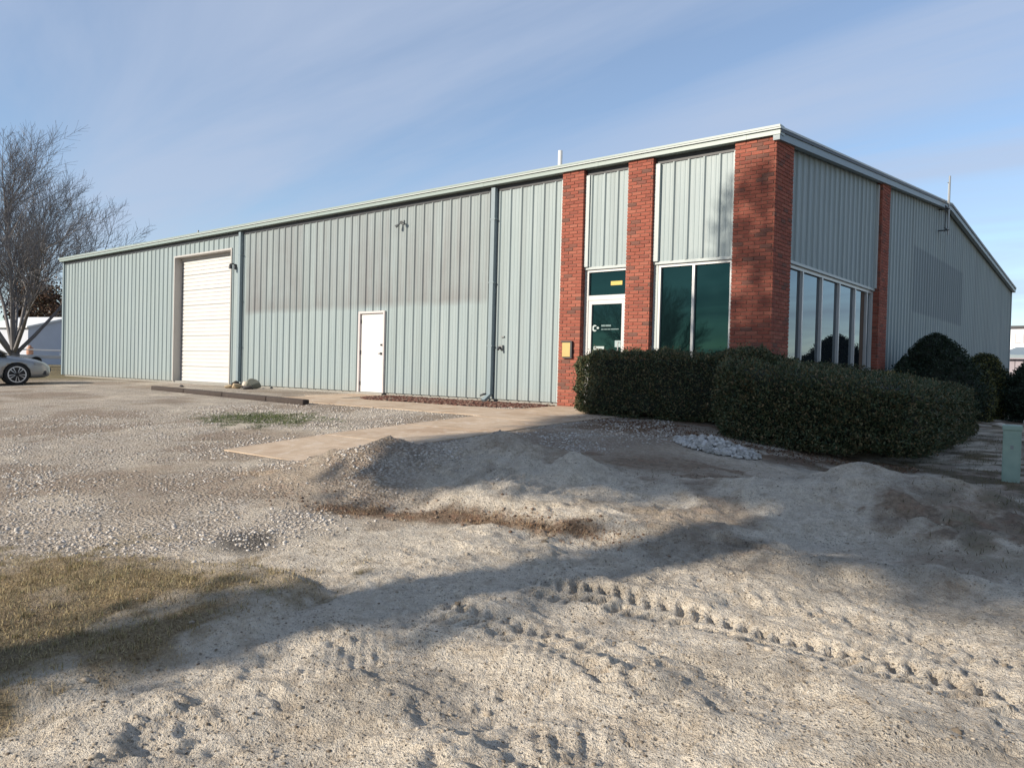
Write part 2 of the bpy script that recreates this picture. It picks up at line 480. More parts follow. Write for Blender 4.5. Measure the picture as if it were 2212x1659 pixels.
# under the slab of the walk the soil lies a little lower
_in = (GX > SW_X0 + .07) & (GX < SW_X1 - .07) & (GY > SW_Y0 + .07) & (GY < .4)
_in |= (GX > -10.83) & (GX < SW_X0) & (GY > -2.93) & (GY < -1.5)
_edge = (GX > SW_X0 - .12) & (GX < SW_X1 + .12) & (GY > SW_Y0 - .12) & (GY < .4) | (GX > -11.0) & (GX < SW_X0) & (GY > -3.12) & (GY < -1.3)
GZ = np.where(_edge, np.clip(GZ, np.interp(GY, KY, KZL) - .004, np.interp(GY, KY, KZL) + np.where((GX > -2.6) & (GY < -5), .5, .006)), GZ)
GZ = np.where(_in, np.interp(GY, KY, KZL) - .02, GZ)
GV = np.stack([GX, GY, GZ], -1).reshape(-1, 3)
idx = np.arange(nx * ny).reshape(ny, nx)
GF = np.stack([idx[:-1, :-1], idx[:-1, 1:], idx[1:, 1:], idx[1:, :-1]], -1).reshape(-1, 4)

k = Nodes('ground_soil')
at = k.attr('cover'); sc = k.n.new('ShaderNodeSeparateColor'); k.l.new(at.outputs['Color'], sc.inputs[0])
m_grass, m_gravel, m_soil = sc.outputs[0], sc.outputs[1], sc.outputs[2]
m_green = k.attr('green').outputs['Fac']; m_damp = k.attr('damp').outputs['Fac']
mid = k.noise(22, 4, .65); big = k.noise(2.3, 4, .6)
sand = k.ramp(mid, [(.28, (.50, .43, .335)), (.42, (.68, .59, .47)), (.56, (.78, .69, .56)), (.78, (.84, .76, .64))])
sand = k.mix(k.ramp(big, [(.40, 0.0), (.62, .5)]), sand, (.58, .52, .435))
grit = k.noise(95, 3, .75)
sand = k.mix(k.ramp(grit, [(.35, .8), (.45, 0.0)]), sand, (.25, .21, .165))
def spots(scale, lo, hi, keep):
    v = k.n.new('ShaderNodeTexVoronoi'); v.inputs['Scale'].default_value = scale; k.l.new(k.mapped((1, 1, 1), None, (.3, .2, scale)), v.inputs['Vector'])
    on = k.ramp(k.sep(v.outputs['Color'])[0], [(keep, 0.0), (keep + .03, 1.0)])
    return k.math('MULTIPLY', k.ramp(v.outputs['Distance'], [(lo, 1.0), (hi, 0.0)]), on)
sp = k.math('MAXIMUM', spots(52, .16, .34, .62), spots(24, .10, .24, .72))
sp = k.math('MULTIPLY', sp, k.ramp(k.noise(3.1, 3, .6), [(.36, .15), (.58, 1.0)]))
dirt = k.ramp(k.noise(6.5, 5, .7, None, .4), [(.48, 0.0), (.66, .68)])
sand = k.mix(dirt, sand, (.42, .34, .25))
sand = k.mix(k.math('MULTIPLY', sp, .7), sand, (.16, .125, .095))
sand = k.mix(k.ramp(k.noise(75, 2, .5), [(.63, 0.0), (.70, .8)]), sand, (.68, .65, .60))
v1 = k.n.new('ShaderNodeTexVoronoi'); v1.inputs['Scale'].default_value = 34; k.l.new(k.pos(), v1.inputs['Vector'])
v1d, v1c = v1.outputs['Distance'], v1.outputs['Color']
grv = k.ramp(k.sep(v1c)[0], [(.0, (.46, .405, .34)), (.4, (.62, .555, .475)), (.75, (.72, .655, .575)), (1, (.79, .74, .67))])
grv = k.mix(k.ramp(v1d, [(.30, 0.0), (.62, .85)]), grv, (.27, .22, .17))
grv = k.mix(k.ramp(big, [(.38, .55), (.58, 0.0)]), grv, (.56, .47, .37))
soilc = k.ramp(mid, [(.3, (.13, .09, .06)), (.55, (.24, .17, .115)), (.75, (.36, .28, .20))])
soilc = k.mix(k.ramp(k.noise(9, 3), [(.52, 0.0), (.66, .6)]), soilc, (.27, .145, .09))
gr = k.ramp(k.noise(55, 3, .7), [(.3, (.14, .10, .055)), (.5, (.29, .215, .125)), (.72, (.44, .35, .22))])
grn = k.ramp(k.noise(40, 3, .7), [(.3, (.035, .05, .018)), (.6, (.10, .125, .045)), (.8, (.18, .19, .09))])
c = k.mix(m_gravel, sand, grv)
c = k.mix(m_soil, c, soilc)
c = k.mix(m_grass, c, gr)
c = k.mix(k.math('MULTIPLY', m_green, k.ramp(mid, [(.35, .2), (.6, 1.0)]), True), c, grn)
c = k.mix(k.math('MULTIPLY', m_damp, .85), c, (.085, .078, .072))
hgt = k.math('MULTIPLY', k.noise(48, 3, .7), 1.0)
hgt = k.math('ADD', hgt, k.math('MULTIPLY', grit, 1.0))
hgt = k.math('ADD', hgt, k.math('MULTIPLY', k.noise(17, 4, .72), 1.5))
hgt = k.math('SUBTRACT', hgt, k.math('MULTIPLY', sp, .7))
hgt = k.math('ADD', hgt, k.math('MULTIPLY', k.math('MULTIPLY', v1d, m_gravel), -1.6))
k.bump(hgt, 1.0, .024)
MAT_GROUND = k.set(c, .95, 0, .15)

ground = link('ground', fast_mesh('ground', GV, GF, MAT_GROUND, True))
tag(ground, 'pale sandy gravel ground with tyre tracks', None, kind='structure')
_m = ground_masks(GX.ravel(), GY.ravel())
ca = ground.data.attributes.new('cover', 'FLOAT_COLOR', 'POINT')
ca.data.foreach_set('color', np.stack([_m[0], _m[1], _m[2], np.ones(nx * ny)], -1).astype(np.float32).ravel())
for nm_, arr_ in (('green', _m[3]), ('damp', _m[4])):
    fa = ground.data.attributes.new(nm_, 'FLOAT', 'POINT')
    fa.data.foreach_set('value', arr_.astype(np.float32))

# ------------------------------------------------------------------ concrete walks
k = Nodes('walk_concrete')
c = k.ramp(k.noise(3.2, 5, .65), [(.3, (.42, .32, .225)), (.55, (.52, .405, .295)), (.75, (.60, .48, .36))])
c = k.mix(k.ramp(k.noise(90, 3, .6), [(.35, .5), (.55, 0.0)]), c, (.30, .225, .16))
c = k.mix(k.ramp(k.noise(1.1, 3), [(.48, 0.0), (.66, .65)]), c, (.36, .25, .165))
c = k.mix(k.ramp(k.noise(4.5, 5, .7, None, .5), [(.52, 0.0), (.64, .6)]), c, (.58, .50, .41))
k.bump(k.noise(70, 3), .35, .006)
MAT_WALK = k.set(c, .92, 0, .2)

def draped_slab(name, x0, x1, y0, y1, lift, thick, kx, ky, crown=0.0):
    """slab whose top follows the graded ground, with real edges"""
    X, Y = np.meshgrid(np.linspace(x0, x1, kx + 1), np.linspace(y0, y1, ky + 1))
    Z = (np.interp(Y, KY, KZL) + lift).ravel()
    X, Y = X.ravel(), Y.ravel(); n = len(X)
    V = [(a, b, c_) for a, b, c_ in zip(X, Y, Z)] + [(a, b, c_ - thick) for a, b, c_ in zip(X, Y, Z)]
    F = []
    for j in range(ky):
        for i in range(kx):
            a = j * (kx + 1) + i
            F.append((a, a + 1, a + kx + 2, a + kx + 1))
    rim = [i for i in range(kx + 1)] + [j * (kx + 1) + kx for j in range(1, ky + 1)] + [ky * (kx + 1) + i for i in range(kx - 1, -1, -1)] + [j * (kx + 1) for j in range(ky - 1, 0, -1)]
    for a, b in zip(rim, rim[1:] + rim[:1]):
        F.append((a, a + n, b + n, b))
    mb = MB(); mb.add(V, F)
    return mb

walk = tag(thing('sidewalk', 'tan concrete entry walk', None), kind='structure')
if 'category' in walk: del walk['category']
_yy = [-7.78, -6.25, -4.72, -3.19, -1.66, -0.13]
for a, b in zip(_yy[:-1], _yy[1:]):
    draped_slab('slab', SW_X0, SW_X1, a + .011, b - .011, .014, .16, 4, 4).build('slab', MAT_WALK, walk)
_xx = [-10.9, -9.5, -8.1, -6.7, -5.3, -3.872]
for a, b in zip(_xx[:-1], _xx[1:]):
    draped_slab('slab', a + .011, b - .011, -3.0, -1.45, .010, .14, 3, 4).build('slab', MAT_WALK, walk)
draped_slab('slab', -11.15, -9.75, -1.44, .1, .012, .14, 3, 3).build('slab', MAT_WALK, walk)
draped_slab('slab', -4.44, -3.872, -1.44, -.01, .012, .14, 2, 3).build('slab', MAT_WALK, walk)
# ------------------------------------------------------------------ building materials
def panel_mat():
    k = Nodes('painted_steel_siding')
    x, y, z = k.sep(k.pos())[:3]
    vec = k.mapped((3.2, 3.2, .22))
    streak = k.noise(2.0, 5, .6, vec)
    base = k.ramp(streak, [(.30, (.235, .285, .288)), (.52, (.262, .314, .316)), (.72, (.295, .342, .340))])
    base = k.mix(k.ramp(k.noise(.5, 3), [(.4, 0.0), (.65, .35)]), base, (.253, .305, .323))
    # weathered upper band between the two downspouts
    def edge(v, at, w):
        n = k.n.new('ShaderNodeMapRange'); k.put(n.inputs['Value'], v)
        n.inputs['From Min'].default_value = at - w; n.inputs['From Max'].default_value = at + w; n.clamp = True
        return n.outputs[0]
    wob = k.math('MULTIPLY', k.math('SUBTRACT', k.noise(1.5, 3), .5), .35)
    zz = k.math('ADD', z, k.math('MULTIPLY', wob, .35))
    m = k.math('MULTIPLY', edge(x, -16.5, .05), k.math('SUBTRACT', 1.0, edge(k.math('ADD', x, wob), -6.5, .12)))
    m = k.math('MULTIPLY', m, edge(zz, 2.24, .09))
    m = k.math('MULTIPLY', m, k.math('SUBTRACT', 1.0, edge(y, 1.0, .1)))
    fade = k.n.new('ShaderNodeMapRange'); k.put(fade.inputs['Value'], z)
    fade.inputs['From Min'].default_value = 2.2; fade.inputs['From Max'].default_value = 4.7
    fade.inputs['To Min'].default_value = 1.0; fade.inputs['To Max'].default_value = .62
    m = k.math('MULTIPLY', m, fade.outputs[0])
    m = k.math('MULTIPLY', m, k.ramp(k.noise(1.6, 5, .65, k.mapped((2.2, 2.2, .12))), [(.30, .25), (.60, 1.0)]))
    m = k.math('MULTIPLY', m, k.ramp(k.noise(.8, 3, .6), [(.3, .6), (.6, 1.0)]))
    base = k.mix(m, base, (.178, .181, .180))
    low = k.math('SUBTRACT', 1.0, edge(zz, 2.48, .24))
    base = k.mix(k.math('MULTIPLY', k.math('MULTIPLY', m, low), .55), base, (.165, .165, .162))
    run = k.ramp(k.noise(1.0, 4, .6, k.mapped((5.5, 5.5, .10))), [(.50, 0.0), (.66, .5)])
    base = k.mix(run, base, (.20, .235, .235))
    # ghost of a removed sign on the gable end
    g = k.math('MULTIPLY', edge(y, 10.05, .05), k.math('SUBTRACT', 1.0, edge(y, 16.7, .05)))
    g = k.math('MULTIPLY', g, k.math('MULTIPLY', edge(z, 2.55, .04), k.math('SUBTRACT', 1.0, edge(z, 4.32, .04))))
    g = k.math('MULTIPLY', g, .62)
    base = k.mix(g, base, (.145, .18, .195))
    # splash dirt close to the ground
    dz = k.n.new('ShaderNodeMapRange'); k.put(dz.inputs['Value'], k.math('ADD', z, wob))
    dz.inputs['From Min'].default_value = 0.0; dz.inputs['From Max'].default_value = .35
    dz.inputs['To Min'].default_value = .35; dz.inputs['To Max'].default_value = 0.0
    base = k.mix(dz.outputs[0], base, (.29, .28, .25))
    k.bump(k.noise(3.5, 2, .5, k.mapped((1, 1, .5))), .12, .03)
    return k.set(base, .48, 0, .4)
MAT_PANEL = panel_mat()
MAT_TRIM = plain('pale_trim', (.40, .44, .43), .45, var=.06, scale=3)
MAT_GUTTER = plain('gutter_paint', (.255, .31, .29), .4, var=.06, scale=2.5)
MAT_WHITE = plain('white_enamel', (.60, .595, .58), .4, var=.02, scale=3)
MAT_ALU = plain('pale_aluminium', (.48, .48, .47), .38, .25, var=.05, scale=8)
MAT_JAMB = plain('grey_jamb_steel', (.40, .385, .365), .55, var=.10, scale=4)
MAT_DOWN = plain('downspout_paint', (.20, .25, .27), .45, var=.08, scale=3)
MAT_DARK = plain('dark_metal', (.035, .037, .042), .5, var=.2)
MAT_CORE = plain('dark_interior', (.03, .032, .034), .9, var=.2)
MAT_ROOF = plain('roof_steel', (.45, .49, .48), .5, var=.08)
MAT_FOUND = plain('foundation_concrete', (.27, .26, .235), .9, var=.2, scale=9, bump=.3)
MAT_BRASS = plain('brass_plate', (.42, .31, .13), .42, .55, var=.15, scale=20)
MAT_CURTAIN = plain('brown_curtain', (.085, .052, .034), .9, var=.3, scale=14)

def brick_mat(name, perobj):
    k = Nodes(name)
    r = k.rand() if perobj else k.island()
    n = k.noise(1.1, 2)
    c = k.ramp(r, [(0.0, (.10, .065, .055)), (.05, (.14, .08, .065)), (.10, (.21, .07, .052)), (.22, (.24, .074, .052)), (.45, (.285, .086, .058)), (.72, (.32, .10, .067)), (1, (.36, .13, .088))])
    c = k.mix(k.ramp(k.noise(60, 3, .7), [(.35, .55), (.58, 0.0)]), c, (.13, .055, .04))
    c = k.mix(k.math('MULTIPLY', n, .30), c, (.32, .09, .06))
    k.bump(k.noise(110, 3), .5, .004)
    return k.set(c, .88, 0, .2)
MAT_BRICK_I = brick_mat('red_brick', True)
MAT_BRICK_J = brick_mat('red_brick_wall', False)
MAT_MORTAR = plain('mortar', (.25, .16, .12), .95, var=.15, scale=30, bump=.3)

def glass_mat(name, tint, body, f0):
    k = Nodes(name)
    gl = k.n.new('ShaderNodeBsdfGlossy'); gl.inputs['Color'].default_value = (*tint, 1); gl.inputs['Roughness'].default_value = .015
    df = k.n.new('ShaderNodeBsdfDiffuse'); k.put(df.inputs['Color'], k.mix(k.noise(1.6, 3), tuple(b * .6 for b in body), tuple(b * 1.3 for b in body)))
    fr = k.n.new('ShaderNodeFresnel'); fr.inputs['IOR'].default_value = f0
    bp = k.n.new('ShaderNodeBump'); bp.inputs['Strength'].default_value = .035; bp.inputs['Distance'].default_value = .05
    k.put(bp.inputs['Height'], k.noise(1.3, 1))
    k.l.new(bp.outputs[0], gl.inputs['Normal'])
    mx = k.n.new('ShaderNodeMixShader')
    k.l.new(fr.outputs[0], mx.inputs[0]); k.l.new(df.outputs[0], mx.inputs[1]); k.l.new(gl.outputs[0], mx.inputs[2])
    k.l.new(mx.outputs[0], k.out.inputs['Surface'])
    return k.m
MAT_GLASS_F = glass_mat('green_tinted_glass', (.085, .225, .205), (.004, .010, .011), 2.4)
MAT_GLASS_G = glass_mat('grey_tinted_glass', (.82, .92, 1.0), (.012, .015, .018), 1.9)

# ------------------------------------------------------------------ metal building
BLD = thing('metal_building', 'long pale green metal building with brick piers and white garage door', 'building', (0, 0, 0))
YW = 0.12          # outer plane of the long wall's flats
XG = -0.12         # outer plane of the gable wall's flats
ZE = 4.74; ZP = 4.635          # top of the long wall
L_END, W_END = -30.53, 27.30
RIB = 0.3048
SLOPE = 1.20 / 13.65
def roof_z(y): return ZE + SLOPE * (13.65 - abs(y - 13.65))

PROFILE = [(-.040, 0), (-.018, .032), (.008, .032), (.030, 0), (.098, 0), (.106, .005), (.124, .005), (.132, 0), (.190, 0), (.198, .005), (.216, .005), (.224, 0), (RIB - .040, 0)]
def clip_profile(u0, u1):
    out = []
    for (a, h), (b, g) in zip(PROFILE[:-1], PROFILE[1:]):
        if b <= u0 or a >= u1: continue
        for u, hh in ((a, h), (b, g)):
            uu = min(max(u, u0), u1)
            t = (uu - a) / (b - a) if b > a else 0
            q = (uu, h + (g - h) * t)
            if not out or out[-1] != q: out.append(q)
    return out

_cache = {}
def strip(u0, u1, z0, z1):
    key = (round(u0, 4), round(u1, 4), round(z0, 3), round(z1, 3))
    if key not in _cache:
        pr_ = clip_profile(u0, u1)
        V = []; F = []
        for u, h in pr_: V += [(u, -h, z0), (u, -h, z1)]
        for i in range(len(pr_) - 1):
            F.append((2 * i, 2 * i + 2, 2 * i + 3, 2 * i + 1))
        mb = MB(); mb.add(V, F)
        _cache[key] = mb.mesh('wall_panel', MAT_PANEL)
    return _cache[key]

def long_panels(x0, x1, z0, z1, holes=()):
    """ribbed strips along the long wall with rectangular openings left out"""
    k0 = math.floor((x0 + 5.33) / RIB) - 1
    k1 = math.ceil((x1 + 5.33) / RIB) + 1
    for kk in range(k0, k1):
        xr = -5.33 + kk * RIB
        a, b = max(xr - .040, x0), min(xr + RIB - .040, x1)
        if b - a < .01: continue
        parts = [(a, b, z0, z1)]
        for hx0, hx1, hz1 in holes:
            new = []
            for (pa, pb, pz0, pz1) in parts:
                if pb <= hx0 or pa >= hx1 or pz0 >= hz1:
                    new.append((pa, pb, pz0, pz1)); continue
                if pa < hx0: new.append((pa, hx0, pz0, pz1))
                if pb > hx1: new.append((hx1, pb, pz0, pz1))
                new.append((max(pa, hx0), min(pb, hx1), hz1, pz1))
            parts = new
        for (pa, pb, pz0, pz1) in parts:
            if pb - pa > .008:
                link('wall_panel', strip(pa - xr, pb - xr, pz0, pz1), BLD, (xr, YW, 0))

GD = (-20.95, -17.36, 4.235)      # garage opening
MD = (-11.02, -9.99, 2.105)       # man door opening
long_panels(L_END, -4.47, .035, ZP, [GD, MD])
long_panels(-3.94, -2.905, 2.80, ZP)
long_panels(-2.36, -.745, 2.80, ZP)

def gable_panels(y0, y1, z0):
    n0 = math.floor(y0 / RIB) - 1; n1 = math.ceil(y1 / RIB) + 1
    for kk in range(n0, n1):
        yr = kk * RIB + .07
        a, b = max(yr - .040, y0), min(yr + RIB - .040, y1)
        if b - a < .012: continue
        pr_ = clip_profile(a - yr, b - yr)
        V = []; F = []
        for u, h in pr_: V += [(h, u, z0), (h, u, roof_z(yr + u) + .03)]
        for i in range(len(pr_) - 1): F.append((2 * i, 2 * i + 2, 2 * i + 3, 2 * i + 1))
        mb = MB(); mb.add(V, F)
        mb.build('wall_panel', MAT_PANEL, BLD, loc=(XG, yr, 0))
gable_panels(.80, 6.44, 2.80)
gable_panels(7.12, W_END, -.33)

# body behind the siding, foundation, roof
mb = MB(); mb.box(L_END + .06, -.42, .44, W_END - .06, -.4, 4.70)
for s in (0, 1):
    y0, y1 = (.44, 13.65) if s == 0 else (13.65, W_END - .06)
    xa, xb = L_END + .06, -.42
    mb.add([(xa, .44, 4.70), (xb, .44, 4.70), (xb, W_END - .06, 4.70), (xa, W_END - .06, 4.70), (xa, 13.65, roof_z(13.65) - .04), (xb, 13.65, roof_z(13.65) - .04)],
           [(0, 1, 5, 4), (2, 3, 4, 5), (1, 2, 5), (3, 0, 4)]) if s == 0 else None
mb.build('wall_core', MAT_CORE, BLD)
mb = MB(); mb.box(L_END + .02, -17.37, .155, .44, -.3, .04); mb.box(-17.35, -4.48, .155, .44, -.3, .04); mb.box(-20.94, -17.37, .0, .155, -.2, -.012)
mb.build('foundation', MAT_FOUND, BLD)
mb = MB()
for ya, yb in ((-.09, 13.65), (27.39, 13.65)):
    za, zb = roof_z(max(0, min(27.3, ya))) + .10, roof_z(13.65) + .10
    mb.add([(L_END - .1, ya, za), (.09, ya, za), (.09, yb, zb), (L_END - .1, yb, zb), (L_END - .1, ya, za + .035), (.09, ya, za + .035), (.09, yb, zb + .035), (L_END - .1, yb, zb + .035)],
           [(0, 3, 2, 1), (4, 5, 6, 7), (0, 1, 5, 4), (1, 2, 6, 5), (2, 3, 7, 6), (3, 0, 4, 7)])
mb.build('roof', MAT_ROOF, BLD)
# eave gutter: a lower face, a dark reveal and a projecting lip
g = MB(); g.box(L_END - .08, .075, -.060, .14, 4.755, 4.850)
gut = g.build('gutter', MAT_GUTTER, BLD)
g = MB(); g.box(L_END - .09, .085, -.100, .10, 4.866, 4.905); g.build('gutter_lip', MAT_GUTTER, gut)
g = MB(); g.box(L_END - .05, .06, -.045, .10, 4.850, 4.866); g.build('gutter_reveal', MAT_DARK, gut)
for xs_ in np.arange(-28, 0, 3.05):
    g = MB(); g.box(xs_ - .03, xs_ + .03, -.0635, -.05, 4.752, 4.853); g.build('gutter_joint', MAT_GUTTER, gut)
# rake trim on the gable end
for ya, yb, nm in ((-.05, 13.65, 'rake_trim'), (27.36, 13.65, 'rake_trim')):
    r0, r1 = roof_z(min(max(ya, 0), 27.3)), roof_z(13.65)
    V = []
    for x in (-.05, .065):
        V += [(x, ya, r0 - .075), (x, yb, r1 - .075), (x, yb, r1 + .095), (x, ya, r0 + .095)]
    mb = MB(); mb.add(V, [(0, 1, 2, 3), (7, 6, 5, 4), (0, 4, 5, 1), (1, 5, 6, 2), (2, 6, 7, 3), (3, 7, 4, 0)])
    t_ = mb.build(nm, MAT_DOWN, BLD)
    V = []
    for x in (.066, .085):
        V += [(x, ya, r0 + .05), (x, yb, r1 + .05), (x, yb, r1 + .098), (x, ya, r0 + .098)]
    mb = MB(); mb.add(V, [(0, 1, 2, 3), (7, 6, 5, 4), (0, 4, 5, 1), (1, 5, 6, 2), (2, 6, 7, 3), (3, 7, 4, 0)])
    mb.build('drip_edge', MAT_DARK, t_)
# corner trims
mb = MB(); mb.box(L_END - .05, L_END + .07, .06, .20, .03, ZE); mb.build('corner_trim', MAT_DOWN, BLD)
mb = MB(); mb.box(-.19, -.06, W_END - .04, W_END + .06, -.3, ZE); mb.build('corner_trim', MAT_DOWN, BLD)
mb = MB(); mb.box(-4.545, -4.475, .075, .14, .035, ZP); mb.build('corner_trim', MAT_TRIM, BLD)
# white-ish trims beside the upper panels
for xa, xb in ((-3.932, -3.84), (-2.352, -2.25), (-2.945, -2.912), (-.785, -.752)):
    mb = MB(); mb.box(xa, xb, .062, .15, 2.80, ZP); mb.build('panel_trim', MAT_TRIM, BLD)
for ya, yb in ((.805, .85), (6.34, 6.435)):
    mb = MB(); mb.box(-.15, -.062, ya, yb, 2.80, 4.80 + .4 * (ya > 3)); mb.build('panel_trim', MAT_TRIM, BLD)

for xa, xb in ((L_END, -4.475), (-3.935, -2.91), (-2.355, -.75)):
    mb = MB(); mb.box(xa, xb, .10, .43, ZP + .002, 4.752); mb.build('eave_shade_strip', MAT_DARK, BLD)  # dark strip added to stand in for the shade under the gutter
# downspouts
for xd in (-16.70, -6.36):
    mb = MB(); mb.box(xd - .055, xd + .055, -.015, .085, .14, 4.70)
    d_ = mb.build('downspout', MAT_DOWN, BLD)
    mb = MB(); mb.add([(xd - .05, -.01, .14), (xd + .05, -.01, .14), (xd + .05, .08, .14), (xd - .05, .08, .14), (xd - .05, -.20, .02), (xd + .05, -.20, .02), (xd + .05, -.14, -.03), (xd - .05, -.14, -.03)],
                      [(0, 1, 5, 4), (1, 2, 6, 5), (2, 3, 7, 6), (3, 0, 4, 7), (4, 5, 6, 7), (3, 2, 1, 0)])
    mb.build('elbow', MAT_DOWN, d_)
    for zz in (1.2, 2.6, 4.0):
        mb = MB(); mb.box(xd - .075, xd + .075, -.019, .09, zz, zz + .025); mb.build('strap', MAT_DOWN, d_)

# ------------------------------------------------------------------ garage door
MAT_GARAGE = plain('white_garage_steel', (.565, .555, .535), .45, var=.06, scale=2)
gd = MB(); gd.box(GD[0] + .005, GD[1] - .005, .400, .43, .02, 4.16)
GDO = gd.build('garage_door', MAT_GARAGE, BLD)
nsec = 8
for i in range(nsec):
    z0 = .03 + i * (4.12 / nsec); z1 = z0 + 4.12 / nsec - .008
    prof = [(0, z0)]
    hh = z1 - z0
    for q in range(4):
        a = z0 + hh * (q + .0) / 4; b = z0 + hh * (q + 1) / 4
        prof += [(.0, a + .004), (.022, a + .016), (.022, b - .016), (.0, b - .004)]
    V = []; F = []
    for h, z in prof: V += [(GD[0] + .01, .385 - h, z), (GD[1] - .01, .385 - h, z)]
    V += [(GD[0] + .01, .40, z1), (GD[1] - .01, .40, z1), (GD[0] + .01, .40, z0), (GD[1] - .01, .40, z0)]
    for j in range(len(prof) - 1): F.append((2 * j, 2 * j + 1, 2 * j + 3, 2 * j + 2))
    m_ = 2 * len(prof)
    F += [(m_ - 2, m_ - 1, m_ + 1, m_), (0, m_ + 2, m_ + 3, 1)]
    s_ = MB(); s_.add(V, F); s_.build('door_section', MAT_GARAGE, GDO)
# opening liner: jambs and header
mb = MB(); mb.box(GD[0] - .05, GD[0] + .003, .085, .44, .02, GD[2] + .05); mb.build('garage_jamb', MAT_JAMB, BLD)
mb = MB(); mb.box(GD[1] - .003, GD[1] + .05, .085, .44, .02, GD[2] + .05); mb.build('garage_jamb', MAT_JAMB, BLD)
mb = MB(); mb.box(GD[0] + .004, GD[1] - .004, .085, .44, GD[2] - .003, GD[2] + .05)
mb.box(GD[0] + .004, GD[1] - .004, .33, .36, 4.14, GD[2] - .004); mb.build('garage_header', MAT_JAMB, BLD)
mb = MB(); mb.box(GD[0] + .02, GD[0] + .05, .362, .37, .02, 4.13); mb.build('weather_strip', MAT_DARK, GDO)

# ------------------------------------------------------------------ man door
mb = MB(); mb.bbox(MD[0] + .07, MD[1] - .055, .115, .16, .03, MD[2] - .06, .004)
mdo = mb.build('man_door', MAT_WHITE, BLD)
mb = MB()
mb.box(MD[0], MD[0] + .062, .06, .17, .0, MD[2]); mb.box(MD[1] - .05, MD[1], .06, .17, .0, MD[2]); mb.box(MD[0] + .062, MD[1] - .05, .06, .17, MD[2] - .055, MD[2])
mb.build('door_frame', MAT_JAMB if False else plain('door_frame_paint', (.52, .47, .46), .5, var=.1), mdo)
for zz, nm in ((1.02, 'knob'), (1.24, 'deadbolt')):
    kb = MB(); kb.tube([(MD[1] - .12, .116, zz), (MD[1] - .12, .085, zz), (MD[1] - .12, .06, zz)], [.034, .022, .036 if nm == 'knob' else .026], 12)
    if nm == 'knob': kb.box(MD[1] - .21, MD[1] - .12, .062, .078, zz - .011, zz + .011)
    kb.build(nm, MAT_DARK, mdo)
for zz in (.25, 1.05, 1.85):
    kb = MB(); kb.box(MD[0] + .055, MD[0] + .085, .098, .114, zz - .05, zz + .05); kb.build('hinge', MAT_DARK, mdo)
mb = MB(); mb.box(MD[0], MD[1], .02, .17, -.05, .025); mb.build('threshold', MAT_FOUND, mdo)

# ------------------------------------------------------------------ storefront glazing on the long side
def frame_rect(parent, name, mat, xa, xb, ya, yb, za, zb, w, wt=None, wb=None):
    wt = w if wt is None else wt; wb = w if wb is None else wb
    mb = MB()
    mb.box(xa, xa + w, ya, yb, za, zb); mb.box(xb - w, xb, ya, yb, za, zb)
    mb.box(xa + w, xb - w, ya, yb, zb - wt, zb); mb.box(xa + w, xb - w, ya, yb, za, za + wb)
    return mb.build(name, mat, parent)
for xa, xb in ((-3.938, -3.906), (-2.36, -2.268)):
    mb = MB(); mb.box(xa, xb, .13, .42, -.02, 2.742); mb.build('wall_filler', MAT_TRIM, BLD)
for xa, xb in ((-3.938, -2.907), (-2.358, -.747)):
    mb = MB(); mb.box(xa, xb, .10, .42, 2.745, 2.797); mb.build('head_trim', MAT_TRIM, BLD)
# entry door with transom
ent = frame_rect(BLD, 'entry_frame', MAT_ALU, -3.905, -2.925, .14, .23, .0, 2.742, .055, .05, .02)
tr = MB(); tr.box(-3.85, -2.98, .145, .228, 2.13, 2.225); tr.build('transom_bar', MAT_ALU, ent)
gm = MB(); gm.box(-3.85, -2.98, .185, .20, 2.225, 2.692); gm.build('transom_pane', MAT_GLASS_F, ent)
dor = frame_rect(BLD, 'entry_door', MAT_ALU, -3.845, -2.985, .150, .215, .03, 2.125, .075, .08, .26)
gm = MB(); gm.box(-3.77, -3.06, .185, .20, .29, 2.045); pane = gm.build('door_pane', MAT_GLASS_F, dor)
hb = MB(); hb.tube([(-3.10, .145, .95), (-3.10, .10, .95), (-3.10, .10, 1.28), (-3.10, .145, 1.28)], .012, 8); hb.build('pull_handle', MAT_ALU, dor)
# white emblem and faint lettering on the door glass
MAT_DECAL = plain('white_decal', (.38, .44, .43), .6, var=.05)
MAT_DECAL2 = plain('faint_decal', (.13, .19, .19), .6, var=.3, scale=60)
V = []; F = []; n_ = 22
for i in range(n_ + 1):
    t = R(48 + 264 * i / n_); w_ = .017 * math.sin(math.pi * (i + 1.5) / (n_ + 3)) + .004
    for rr in (.052 + w_, .052 - w_): V.append((-3.70 + rr * math.cos(t) * .95, .182, 1.57 + rr * math.sin(t)))
for i in range(n_): F.append((2 * i, 2 * i + 1, 2 * i + 3, 2 * i + 2))
mb = MB(); mb.add(V, F)
mb.add([(-3.665, .182, 1.572), (-3.630, .182, 1.605), (-3.595, .182, 1.572), (-3.630, .182, 1.548)], [(0, 3, 2, 1)])
mb.build('emblem', MAT_DECAL, dor)
mb = MB()
for xa, xb, za, zb in ((-3.55, -3.46, 1.60, 1.635), (-3.45, -3.32, 1.60, 1.635), (-3.55, -3.49, 1.535, 1.555), (-3.48, -3.41, 1.535, 1.555), (-3.40, -3.33, 1.535, 1.555), (-3.32, -3.14, 1.535, 1.555)):
    mb.box(xa, xb, .181, .1845, za, zb)
mb.build('lettering', MAT_DECAL2, dor)
mb = MB(); mb.box(-3.72, -3.47, .181, .1845, 1.135, 1.205); mb.build('paper_notice', MAT_DECAL, dor)
mb = MB(); mb.box(-3.22, -3.085, .181, .1845, 1.19, 1.32); mb.build('paper_notice', plain('pale_notice', (.30, .38, .38), .7), dor)
